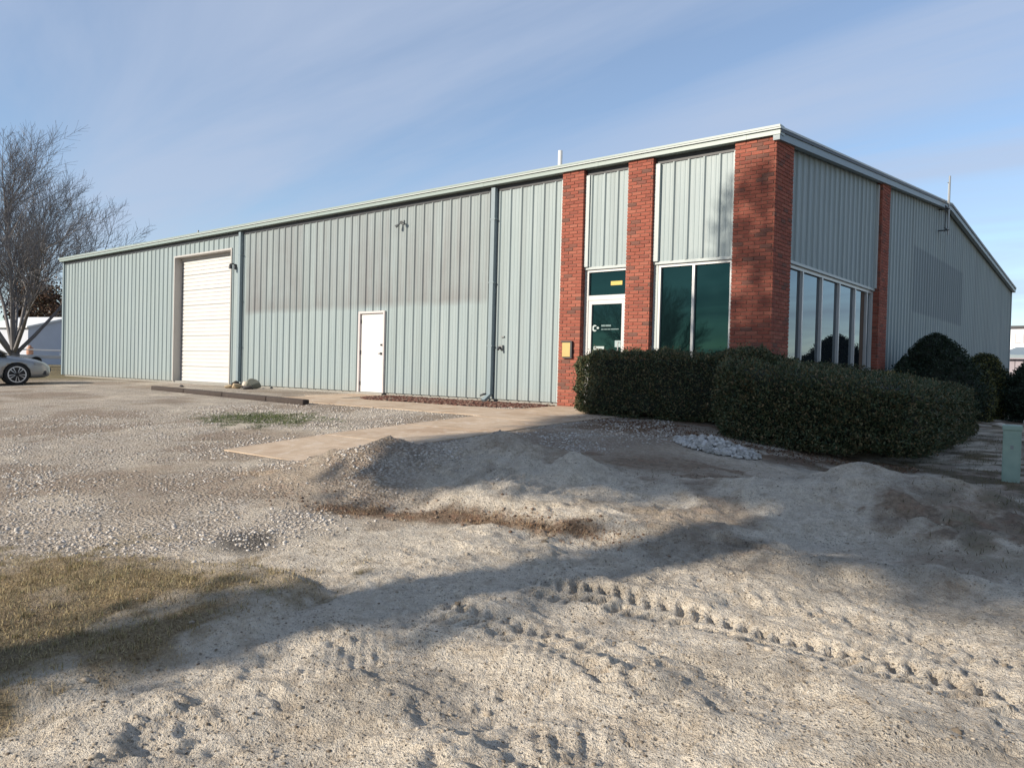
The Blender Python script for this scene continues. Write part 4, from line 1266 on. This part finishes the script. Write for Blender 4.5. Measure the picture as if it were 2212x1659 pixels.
for nm, lab, x, y, h, m_, sd in (('boulder', 'large mossy grey boulder by the downspout left of the man door', -15.25, -.32, (.24, .19, .20), MAT_ROCK_G, 1),
        ('rock', 'flat tan rock in front of the grey boulder', -15.72, -.62, (.26, .18, .10), MAT_ROCK_T, 2), ('rock', 'pale squared block between downspout and boulder', -15.66, -.30, (.20, .15, .17), MAT_ROCK_P, 3),
        ('rock', 'black rubble lump at the foot of the garage side downspout', -16.28, -.30, (.22, .16, .15), MAT_ROCK_K, 4), ('rock', 'dark brown rock beneath the grey boulder', -15.05, -.62, (.22, .14, .08), MAT_ROCK_K, 5),
        ('rock', 'small orange tan rock left of the rubble heap', -16.05, -.66, (.16, .12, .08), MAT_ROCK_T, 6), ('rock', 'small dark stone alone in front of the garage door', -17.6, -1.3, (.10, .08, .04), MAT_ROCK_K, 7)):
    o = link(nm, rock_mesh(nm, h, sd, m_), None, (x, y, gz(x, y) + h[2] * .62), (0, 0, sd * 1.3))
    tag(o, lab, 'rock', 'rubble by the garage downspout')
for nm, lab, x, y, h, sd in (('concrete_chunk', 'pale broken concrete chunk beyond the end of the corner hedge', 2.35, 7.2, (.16, .12, .10), 21), ('concrete_chunk', 'small grey concrete piece near the dark shrub', 2.75, 8.6, (.10, .08, .08), 22),
        ('concrete_chunk', 'white block under the dark shrub at the right edge', 2.62, 9.35, (.11, .09, .12), 23)):
    o = link(nm, rock_mesh(nm, h, sd, MAT_ROCK_P), None, (x, y, gz(x, y) + h[2] * (.3 if h[2] > .06 else -.25)), (.08, .12, sd * .9))
    tag(o, lab, 'rubble', 'broken concrete pieces')

# ------------------------------------------------------------------ parked car
MAT_CARPAINT = Nodes('silver_car_paint')
_k = MAT_CARPAINT
_k.p.inputs['Coat Weight'].default_value = .8; _k.p.inputs['Coat Roughness'].default_value = .06
MAT_CARPAINT = _k.set(_k.mix(_k.noise(300, 2), (.22, .23, .235), (.30, .31, .315)), .35, .55, .5)
MAT_CARGLASS = plain('car_glass', (.012, .015, .018), .06, var=.1, spec=.8)
MAT_TYRE = plain('tyre_rubber', (.018, .018, .019), .85, var=.2, scale=30)
MAT_RIM = plain('alloy_rim', (.48, .48, .50), .3, .8, var=.05)
MAT_HEAD = plain('headlight_glass', (.20, .22, .24), .08, var=.2, spec=.8)
def sedan(name, label, loc, rotz):
    t = thing(name, label, 'car', loc, rotz)
    # stations along the car (nose at +x): x, half width, sill z, waist z, deck z
    st = [(-2.30, .60, .42, .62, .80), (-2.20, .78, .30, .70, .98), (-1.9, .88, .22, .78, 1.04), (-1.35, .91, .19, .82, 1.03), (-.6, .92, .18, .84, .97), (.3, .92, .18, .83, .96),
          (.95, .915, .19, .80, .955), (1.45, .90, .20, .76, .90), (1.85, .86, .21, .70, .83), (2.10, .80, .23, .62, .76), (2.24, .70, .27, .55, .68), (2.32, .52, .34, .50, .58)]
    V = []; F = []
    for x, w, s, ws, dk in st:
        ring = [(0, s), (w * .82, s), (w * .97, s + .06), (w, (s + ws) / 2), (w * .985, ws - .03), (w * .95, ws + .05), (w * .80, dk - .03), (w * .45, dk), (0, dk + .012)]
        full = [(y, z) for y, z in ring] + [(-y, z) for y, z in reversed(ring[1:-1])]
        V += [(x, y, z) for y, z in full]
    n = 16
    for i in range(len(st) - 1):
        for j in range(n): F.append((i * n + j, i * n + (j + 1) % n, (i + 1) * n + (j + 1) % n, (i + 1) * n + j))
    F.append(tuple(reversed(range(n)))); F.append(tuple((len(st) - 1) * n + j for j in range(n)))
    mb = MB(); mb.add(V, F)
    body = mb.build('body', MAT_CARPAINT, t, True)
    md = body.modifiers.new('sub', 'SUBSURF'); md.levels = 2; md.render_levels = 2
    cut = MB()
    for xw in (-1.32, 1.36):
        for sy in (-1, 1): cut.tube([(xw, sy * .62, .335), (xw, sy * 1.1, .335)], .375, 28)
    co = cut.build('cutter', None)
    co.parent = t
    bo = body.modifiers.new('arch', 'BOOLEAN'); bo.operation = 'DIFFERENCE'; bo.object = co; bo.solver = 'EXACT'
    bpy.context.view_layer.update()
    dg = bpy.context.evaluated_depsgraph_get()
    me = bpy.data.meshes.new_from_object(body.evaluated_get(dg))
    body.modifiers.clear(); body.data = me
    bpy.data.objects.remove(co)
    if not me.materials: me.materials.append(MAT_CARPAINT)
    me.polygons.foreach_set('use_smooth', [True] * len(me.polygons))
    # greenhouse
    gs = [(-1.75, .62, 1.02, 1.03), (-1.05, .66, 1.0, 1.36), (-.35, .68, .97, 1.44), (.25, .68, .95, 1.40), (1.10, .70, .94, .96)]
    V = []; F = []
    for x, w, zb, zt in gs:
        V += [(x, w + .16, zb), (x, w * .86, zt), (x, 0, zt + .02), (x, -w * .86, zt), (x, -w - .16, zb)]
    for i in range(len(gs) - 1):
        for j in range(4): F.append((i * 5 + j, i * 5 + j + 1, i * 5 + j + 6, i * 5 + j + 5))
    mb = MB(); mb.add(V, F); mb.build('cabin_glass', MAT_CARGLASS, t, True)
    mb = MB(); V = []; F = []
    for x, w, zb, zt in gs[1:4]:
        V += [(x, w * .88, zt + .004), (x, w * .5, zt + .028), (x, 0, zt + .035), (x, -w * .5, zt + .028), (x, -w * .88, zt + .004)]
    for i in range(2):
        for j in range(4): F.append((i * 5 + j, i * 5 + j + 1, i * 5 + j + 6, i * 5 + j + 5))
    mb.add(V, F); mb.build('roof', MAT_CARPAINT, t, True)
    for sy in (-1, 1):
        mb = MB(); mb.tube([(1.10, sy * .85, .965), (.25, sy * .60, 1.41), (-.35, sy * .60, 1.45), (-1.05, sy * .58, 1.37), (-1.75, sy * .77, 1.04)], .03, 6); mb.build('pillar', MAT_CARPAINT, t, True)
        mb = MB(); mb.bbox(.70, .86, sy * .98 - .09, sy * .98 + .09, .95, 1.07, .03); mb.build('mirror', MAT_CARPAINT, t)
        # headlight wraps the corner
        hx = [(2.235, .50, .60), (2.16, .655, .625), (2.02, .775, .66), (1.82, .845, .70)]
        V = []; F = []
        for x, y, z in hx: V += [(x + .012, sy * (y + .018), z - .05), (x + .006, sy * (y + .004), z + .035)]
        for i in range(3): F.append((2 * i, 2 * i + 2, 2 * i + 3, 2 * i + 1))
        mb = MB(); mb.add(V, F); mb.build('headlight', MAT_HEAD, t)
        mb = MB(); mb.bbox(2.02, 2.17, sy * .735 - .05, sy * .735 + .05, .33, .47, .03); mb.build('air_intake', MAT_DARK, t)
        for xw in (-1.32, 1.36):
            mb = MB(); mb.tube([(xw, sy * .70, .335), (xw, sy * .72, .335), (xw, sy * .90, .335), (xw, sy * .915, .335)], [.29, .335, .335, .30], 36); ty = mb.build('wheel', MAT_TYRE, t, False)
            mb = MB()
            for q in range(10):
                a = 2 * math.pi * q / 10 + (.10 if q % 2 else -.10)
                ca, sa = math.cos(a), math.sin(a); cb, sb = math.cos(a + .12), math.sin(a + .12)
                mb.add([(xw + ca * .05, sy * .925, .335 + sa * .05), (xw + cb * .06, sy * .925, .335 + sb * .06), (xw + cb * .235, sy * .918, .335 + sb * .235), (xw + ca * .235, sy * .918, .335 + sa * .235),
                        (xw + ca * .05, sy * .89, .335 + sa * .05), (xw + cb * .06, sy * .89, .335 + sb * .06), (xw + cb * .235, sy * .89, .335 + sb * .235), (xw + ca * .235, sy * .89, .335 + sa * .235)],
                       [(0, 1, 2, 3), (7, 6, 5, 4), (0, 4, 5, 1), (1, 5, 6, 2), (2, 6, 7, 3), (3, 7, 4, 0)])
            V = []; F = []
            for q in range(32):
                a = 2 * math.pi * q / 32
                V += [(xw + math.cos(a) * .255, sy * .921, .335 + math.sin(a) * .255), (xw + math.cos(a) * .225, sy * .921, .335 + math.sin(a) * .225), (xw + math.cos(a) * .225, sy * .88, .335 + math.sin(a) * .225)]
            for q in range(32):
                r_ = (q + 1) % 32
                F += [(3 * q, 3 * r_, 3 * r_ + 1, 3 * q + 1), (3 * q + 1, 3 * r_ + 1, 3 * r_ + 2, 3 * q + 2)]
            mb.add(V, F); mb.build('rim', MAT_RIM, ty)
            mb = MB(); mb.tube([(xw, sy * .60, .335), (xw, sy * .64, .335)], .37, 24); mb.build('wheel_well', MAT_DARK, t)
    mb = MB(); mb.bbox(2.22, 2.335, -.40, .40, .44, .56, .02); mb.build('grille', MAT_DARK, t)
    return t
cz_ = gz(-22.6, -4.1)
hd = R(90 - 13)
sedan('parked_car', 'silver grey sedan parked at the left edge, front wheel and nose in view', (-22.73 - 1.36 * math.cos(hd) - .6 * math.sin(hd), -4.1 - 1.36 * math.sin(hd) + .6 * math.cos(hd), cz_), hd)

# ------------------------------------------------------------------ far left: trailer and shed
MAT_TRAILER = plain('trailer_white', (.66, .67, .68), .5, var=.05)
tz = gz(-46, 4.2)
trl = thing('utility_trailer', 'low white utility trailer behind the grey car', 'trailer', (-46.0, 4.3, tz), R(72))
mb = MB(); mb.bbox(-1.3, 1.3, -.75, .75, .50, .70, .02); mb.build('bed', MAT_TRAILER, trl)
for sy in (-1, 1):
    mb = MB(); mb.tube([(-1.25, sy * .72, .70), (-1.25, sy * .72, 1.0), (1.25, sy * .72, 1.0), (1.25, sy * .72, .70)], .035, 6); mb.build('rail', MAT_TRAILER, trl)
    mb = MB(); mb.tube([(0, sy * .78, .30), (0, sy * .95, .30)], .30, 20); mb.build('wheel', MAT_TYRE, trl)
mb = MB(); mb.tube([(1.3, 0, .55), (2.3, 0, .48)], .05, 6); mb.build('tongue', MAT_DARK, trl)
jug = MB(); jug.tube([(0, 0, 0), (0, 0, .02), (0, 0, .40), (0, 0, .48), (0, 0, .56)], [.15, .18, .18, .09, .06], 14)
tag(jug.build('orange_jug', plain('orange_plastic', (.42, .22, .14), .5), None, True, (-46.1, 4.0, tz + .70)), 'small orange jug standing on the white trailer', 'jug')

MAT_SHED = plain('shed_siding', (.50, .52, .58), .7, var=.08, scale=2)
MAT_SHEDROOF = plain('shed_roof', (.72, .72, .70), .6, var=.08, scale=2)
sz = gz(-66, 11.3)
shed = thing('white_shed', 'small white shed with an open dark bay beside the bare maple', 'shed', (-66.0, 11.1, sz), R(19))
# local: x away from camera, y along its front
mb = MB()
mb.box(0, .12, .35, 2.0, 0, 2.75); mb.box(0, .12, -4.6, -2.2, 0, 2.75); mb.box(0, .12, -2.2, .35, 2.25, 2.75)
mb.box(.12, 5, 1.88, 2.0, 0, 2.75); mb.box(.12, 5, -4.6, -4.48, 0, 2.75); mb.box(4.9, 5, -4.48, 1.88, 0, 2.75)
mb.add([(0, -4.6, 2.75), (0, 2.0, 2.75), (0, -1.3, 3.6), (5, -4.6, 2.75), (5, 2.0, 2.75), (5, -1.3, 3.6)], [(0, 2, 1), (3, 4, 5)])
mb.build('wall', MAT_SHED, shed)
mb = MB()
for s in (0, 1):
    ya, yb = (-4.85, -1.3) if s == 0 else (2.25, -1.3)
    mb.add([(-.3, ya, 2.70), (5.2, ya, 2.70), (5.2, yb, 3.62), (-.3, yb, 3.62), (-.3, ya, 2.82), (5.2, ya, 2.82), (5.2, yb, 3.74), (-.3, yb, 3.74)], [(0, 1, 2, 3), (7, 6, 5, 4), (0, 4, 5, 1), (1, 5, 6, 2), (2, 6, 7, 3), (3, 7, 4, 0)])
mb.build('roof', MAT_SHEDROOF, shed)
mb = MB(); mb.box(3.0, 3.05, -4.4, 1.8, 0, 2.7); mb.build('bay_back', MAT_CORE, shed)
mb = MB(); mb.box(-.06, -.002, .95, 1.30, 2.30, 2.42); mb.build('wall_vent', MAT_DARK, shed)
mb = MB(); mb.tube([(-.06, 1.9, .1), (-.06, 1.9, 2.7)], .05, 6); mb.build('downspout', MAT_DARK, shed)

# ------------------------------------------------------------------ far right: neighbour with sign band
MAT_NEIGH = plain('neighbour_siding', (.30, .27, .29), .8, var=.15, scale=3)
MAT_SIGNW = plain('sign_white', (.82, .82, .82), .5, var=.03)
nz = gz(1, 46)
nb = thing('roadside_building', 'distant building with a white sign band past the gable end', 'building', (-3.4, 48.0, nz), R(-6))
mb = MB(); mb.box(-2, 14, .2, 9, -.5, 4.35 - nz); mb.build('wall', MAT_NEIGH, nb)
mb = MB(); mb.box(-2.1, 14.1, .05, 9.1, 4.36 - nz, 4.52 - nz); mb.build('roof', MAT_DARK, nb)
mb = MB(); mb.box(-1.8, 13.5, .0, .19, 2.75 - nz, 4.28 - nz); sg = mb.build('sign_band', MAT_SIGNW, nb)
cu = bpy.data.curves.new('sign_lettering', 'FONT'); cu.body = 'LING'; cu.size = .95; cu.extrude = .01
tmp = bpy.data.objects.new('tmp_text', cu); COL.objects.link(tmp)
bpy.context.view_layer.update()
tm = bpy.data.meshes.new_from_object(tmp.evaluated_get(bpy.context.evaluated_depsgraph_get())); bpy.data.objects.remove(tmp)
tm.materials.clear(); tm.materials.append(plain('sign_grey', (.42, .42, .43), .6))
link('lettering', tm, sg, (.85, -.015, 3.35 - nz), (R(90), 0, 0))
ln = thing('lean_to_shed', 'low mauve grey lean to in front of the distant sign building', 'shed', (-1.9, 40.0, nz), R(-6))
for i in range(6):
    mb = MB(); mb.box(i * .5, i * .5 + .47, 0, .06, -.3, 2.1 - nz); mb.build('wall_board', MAT_NEIGH, ln)
mb = MB(); mb.box(.02, 2.9, .062, 3.5, -.3, 2.1 - nz); mb.build('wall', MAT_CORE, ln)
mb = MB(); mb.add([(-.3, -.4, 2.15 - nz), (3.3, -.4, 2.15 - nz), (3.3, 3.6, 2.75 - nz), (-.3, 3.6, 2.75 - nz), (-.3, -.4, 2.33 - nz), (3.3, -.4, 2.33 - nz), (3.3, 3.6, 2.93 - nz), (-.3, 3.6, 2.93 - nz)], [(0, 3, 2, 1), (4, 5, 6, 7), (0, 1, 5, 4), (1, 2, 6, 5), (2, 3, 7, 6), (3, 0, 4, 7)]); mb.build('roof', MAT_DOWN, ln)
# ------------------------------------------------------------------ loose stones, mulch, grass
def stone_set(name, X, Y, rad, mat, rng, sink=.35, flat=.65, lift=0.0):
    """many small low-poly stones as one mesh"""
    base = np.array([[0, 0, 1], [.894, 0, .447], [.276, .851, .447], [-.724, .526, .447], [-.724, -.526, .447], [.276, -.851, .447],
                     [.724, .526, -.447], [-.276, .851, -.447], [-.894, 0, -.447], [-.276, -.851, -.447], [.724, -.526, -.447], [0, 0, -1]])
    fc = np.array([[0, 1, 2], [0, 2, 3], [0, 3, 4], [0, 4, 5], [0, 5, 1], [1, 6, 2], [2, 7, 3], [3, 8, 4], [4, 9, 5], [5, 10, 1], [6, 7, 2], [7, 8, 3], [8, 9, 4], [9, 10, 5], [10, 6, 1]])
    n = len(X)
    V = base[None] * rng.uniform(.7, 1.25, (n, 12, 1))
    sc = np.stack([rad * rng.uniform(.8, 1.3, n), rad * rng.uniform(.7, 1.1, n), rad * flat * rng.uniform(.7, 1.1, n)], -1)
    V = V * sc[:, None, :]
    a = rng.uniform(0, 6.283, n); c_, s_ = np.cos(a)[:, None], np.sin(a)[:, None]
    x, y = V[:, :, 0] * c_ - V[:, :, 1] * s_, V[:, :, 0] * s_ + V[:, :, 1] * c_
    Z = ground_z(X, Y) + rad * flat * (1 - 2 * sink) + lift
    V = np.stack([x + X[:, None], y + Y[:, None], V[:, :, 2] + Z[:, None]], -1).reshape(-1, 3)
    F = (fc[None] + (np.arange(n) * 12)[:, None, None]).reshape(-1, 3)
    return link(name, fast_mesh(name, V, F, mat))

def stone_mat(name, cols):
    k = Nodes(name)
    c = k.ramp(k.island(), [(i / (len(cols) - 1), c) for i, c in enumerate(cols)])
    c = k.mix(k.ramp(k.noise(140, 2), [(.35, .4), (.6, 0.0)]), c, tuple(v * .5 for v in cols[0]))
    return k.set(c, .9, 0, .2)
MAT_PEB = stone_mat('gravel_stone', [(.25, .215, .175), (.40, .35, .30), (.51, .46, .40), (.58, .53, .47), (.66, .62, .57)])
MAT_CLOD = stone_mat('sand_clod', [(.12, .095, .07), (.25, .205, .155), (.38, .325, .255), (.48, .42, .345)])
MAT_WHITEG = stone_mat('white_gravel_stone', [(.30, .28, .25), (.46, .435, .40), (.60, .575, .54)])

def in_walk(x, y):
    a = (x > SW_X0 - .03) & (x < SW_X1 + .03) & (y > SW_Y0 - .03)
    b = (x > -10.95) & (x < SW_X0 + .1) & (y > -3.05) & (y < -1.4)
    return a | b

rng = np.random.default_rng(77)
def polar(n, dmin, dmax, a0, a1, pw=1.0):
    """points in the view fan, denser close to the viewer"""
    d = dmin + (dmax - dmin) * rng.random(n) ** pw; a = rng.uniform(R(a0), R(a1), n)
    return CAM[0] + d * np.sin(a), CAM[1] + d * np.cos(a), d
X, Y, D = polar(85000, 4.2, 17, -76, -28, 1.15)
m = ground_masks(X, Y)
keep = (rng.random(len(X)) < np.clip(m[1] * 1.15 - m[3] * .3 - m[2] * .5, 0, 1) * (.2 + .8 * sstep(.38, .58, vn(X, Y, .55, 311))) * (.35 + .65 * sstep(.35, .55, vn(X * .6 + Y * .5, Y - X * .2, 1.1, 312)))) & ~in_walk(X, Y) & (Y < -.3) & (X < 1.2)
X, Y, D = X[keep], Y[keep], D[keep]
tag(stone_set('gravel', X, Y, .0035 + .013 * rng.random(len(X)) ** 3 + .00035 * D, MAT_PEB, rng), 'loose pale gravel strewn over the lot', 'gravel', kind='stuff')
X, Y, D = polar(28000, 2.4, 9.5, -78, 4, 1.1)
m = ground_masks(X, Y)
cl = vn(X, Y, .5, 301)
keep = (X > .2) & (rng.random(len(X)) < np.clip((cl - .30) * 1.6, .05, 1) * (1 - m[0])) & ~in_walk(X, Y)
X, Y, D = X[keep], Y[keep], D[keep]
tag(stone_set('sand_clods', X, Y, .0025 + .0085 * rng.random(len(X)) ** 2.8, MAT_CLOD, rng, .45, .55), 'small clods and chips of sand on the drive', 'clods', kind='stuff')
# larger lumps
nL = 120
X, Y, D = polar(nL, 2.8, 9, -70, 0)
keep = (X > .5) & ~in_walk(X, Y)
X, Y = X[keep], Y[keep]
tag(stone_set('earth_lumps', X, Y, .008 + .018 * rng.random(len(X)) ** 2.5, MAT_CLOD, rng, .4, .6), 'scattered earth lumps on the drive', 'clods', kind='stuff')
# dark brown lumps on the berm
n_ = 500
t_ = rng.random(n_); X = -1.0 + 3.4 * t_ + rng.normal(0, .12, n_); Y = np.interp(X, [p[0] for p in DIRT_LINE], [p[1] for p in DIRT_LINE]) + rng.normal(.05, .13, n_)
tag(stone_set('dirt_crumbs', X, Y, .004 + .013 * rng.random(n_) ** 2.8, stone_mat('brown_crumb', [(.10, .065, .045), (.19, .125, .085), (.33, .26, .20)]), rng, .3, .8), 'brown dirt crumbs along the torn edge of the sand pile', 'dirt', kind='stuff')
# heap of white rock by the hedge
n_ = 750
a = rng.uniform(0, 6.283, n_); r_ = rng.random(n_) ** .55
X = .72 + r_ * .62 * np.cos(a); Y = -3.55 + r_ * .36 * np.sin(a) - .15 * (X - .72)
tag(stone_set('white_gravel', X, Y, .018 + .034 * rng.random(n_) ** 2, MAT_WHITEG, rng, .2, .85, lift=.11 * (1 - r_) * rng.uniform(.2, 1.3, n_)), 'little heap of white gravel in front of the hedge', 'gravel', kind='stuff')
# red mulch bed against the wall
n_ = 5200
X = rng.uniform(-10.4, -4.5, n_); Y = rng.uniform(-1.35, .1, n_)
keep = (poly_sd(X, Y, BED) + .25 * (vn(X, Y, .4, 6) - .5) < 0) & ~((X > -11.2) & (X < -9.7))
X, Y = X[keep], Y[keep]; n_ = len(X)
tag(stone_set('mulch', X, Y, .02 + .03 * rng.random(n_), stone_mat('red_mulch', [(.05, .028, .022), (.12, .05, .038), (.17, .08, .058), (.28, .22, .17)]), rng, .2, .45), 'red brown bark mulch bed along the wall', 'mulch', kind='stuff')

def blades(name, X, Y, h, w, mat, rng, lean=.6):
    n = len(X)
    Z = ground_z(X, Y)
    a = rng.uniform(0, 6.283, n); l = np.abs(rng.normal(0, lean, n)); b = rng.uniform(0, 6.283, n)
    P = np.stack([X, Y, Z - .004], -1)
    top = P + np.stack([np.cos(b) * l * h, np.sin(b) * l * h, h * np.clip(1 - .35 * l, .25, 1)], -1)
    side = np.stack([np.cos(a), np.sin(a), np.zeros(n)], -1) * (w * .5)[:, None]
    V = np.stack([P - side, P + side, top], 1).reshape(-1, 3)
    F = np.arange(n * 3).reshape(n, 3)
    return link(name, fast_mesh(name, V, F, mat))
MAT_DEAD = stone_mat('dead_grass_blade', [(.13, .10, .05), (.28, .21, .105), (.44, .34, .19), (.54, .45, .27), (.15, .16, .06)])
MAT_RUSSET = stone_mat('russet_grass_blade', [(.13, .07, .042), (.26, .14, .08), (.38, .26, .155), (.48, .39, .26)])
MAT_GREENB = stone_mat('green_grass_blade', [(.035, .06, .018), (.07, .11, .03), (.13, .17, .06), (.22, .22, .10)])
X = rng.uniform(-4.2, 1.9, 150000); Y = rng.uniform(-13.2, -9.2, 150000)
m = ground_masks(X, Y); f_ = CR[0] * 0
keep = rng.random(len(X)) < m[0] ** 1.4
dd = (X - CAM[0]) * _f[0] + (Y - CAM[1]) * _f[1]; ss = (X - CAM[0]) * _r[0] + (Y - CAM[1]) * _r[1]
keep &= (np.abs(ss) < dd * .72 + .2)
X, Y = X[keep], Y[keep]
tuft = sstep(.52, .75, vn(X, Y, .07, 401))
tag(blades('dry_grass', X, Y, .010 + .020 * rng.random(len(X)) + .028 * tuft * rng.random(len(X)), .0035 + .003 * rng.random(len(X)), MAT_DEAD, rng, .9), 'short dry grass on the bank at lower left', 'grass', kind='stuff')
cx = rng.uniform(-3.5, 1.8, 450); cy = rng.uniform(-13, -9.6, 450)
mc = ground_masks(cx, cy); kc = rng.random(450) < mc[0]; cx, cy = cx[kc], cy[kc]
X = np.repeat(cx, 26) + rng.normal(0, .018, len(cx) * 26); Y = np.repeat(cy, 26) + rng.normal(0, .018, len(cx) * 26)
tag(blades('grass_tufts', X, Y, .02 + .032 * rng.random(len(X)), .003 + .002 * rng.random(len(X)), MAT_DEAD, rng, .55), 'taller dry grass tufts on the bank at lower left', 'grass', kind='stuff')
n_ = 4500
t_ = rng.random(n_); X = -.4 + 2.6 * t_ + rng.normal(0, .1, n_); Y = np.interp(X, [p[0] for p in DIRT_LINE], [p[1] for p in DIRT_LINE]) + rng.normal(.03, .10, n_)
keep = vn(X, Y, .25, 77) > .38; X, Y = X[keep], Y[keep]
tag(blades('russet_grass', X, Y, .015 + .03 * rng.random(len(X)), .003 + .003 * rng.random(len(X)), MAT_RUSSET, rng, 1.0), 'dead russet grass along the torn edge of the sand pile', 'grass', kind='stuff')
n_ = 20000
X = rng.normal(-6.5, 1.5, n_); Y = rng.normal(-5.5, .85, n_)
m = ground_masks(X, Y); keep = (rng.random(n_) < m[3]) & ~in_walk(X, Y); X, Y = X[keep], Y[keep]
tag(blades('green_grass', X, Y, .02 + .03 * rng.random(len(X)), .007 + .005 * rng.random(len(X)), MAT_GREENB, rng, .8), 'thin green grass patch in the gravel near the timbers', 'grass', kind='stuff')
n_ = 30000
X = rng.uniform(1.2, 6.0, n_); Y = rng.uniform(-7.6, 3.5, n_)
m = ground_masks(X, Y); keep = rng.random(n_) < np.clip(m[3] * 1.4 + m[2] * .12, 0, 1) * (X > 1.2); X, Y = X[keep], Y[keep]
tag(blades('verge_weeds', X, Y, .02 + .035 * rng.random(len(X)), .005 + .004 * rng.random(len(X)), stone_mat('verge_blade', [(.05, .055, .025), (.12, .10, .05), (.24, .19, .10)]), rng, .9), 'weedy verge around the pedestal', 'grass', kind='stuff')
# dead leaves and twigs under the hedge
n_ = 1600
X = rng.uniform(-2.4, 2.9, n_); Y = np.interp(X, [-2.4, .2, 2.9], [-2.1, -2.9, -2.6]) + rng.normal(0, .28, n_)
LV, LF = leaf_cloud(np.stack([X, Y, ground_z(X, Y) + .006], -1), .035, rng, 1.6, np.array([0, 0, .0]), 1.0)
tag(link('leaf_litter', fast_mesh('leaf_litter', LV, LF, stone_mat('litter_leaf', [(.07, .04, .03), (.15, .085, .055), (.24, .16, .10)]))), 'brown leaf litter at the foot of the hedges', 'leaves', kind='stuff')
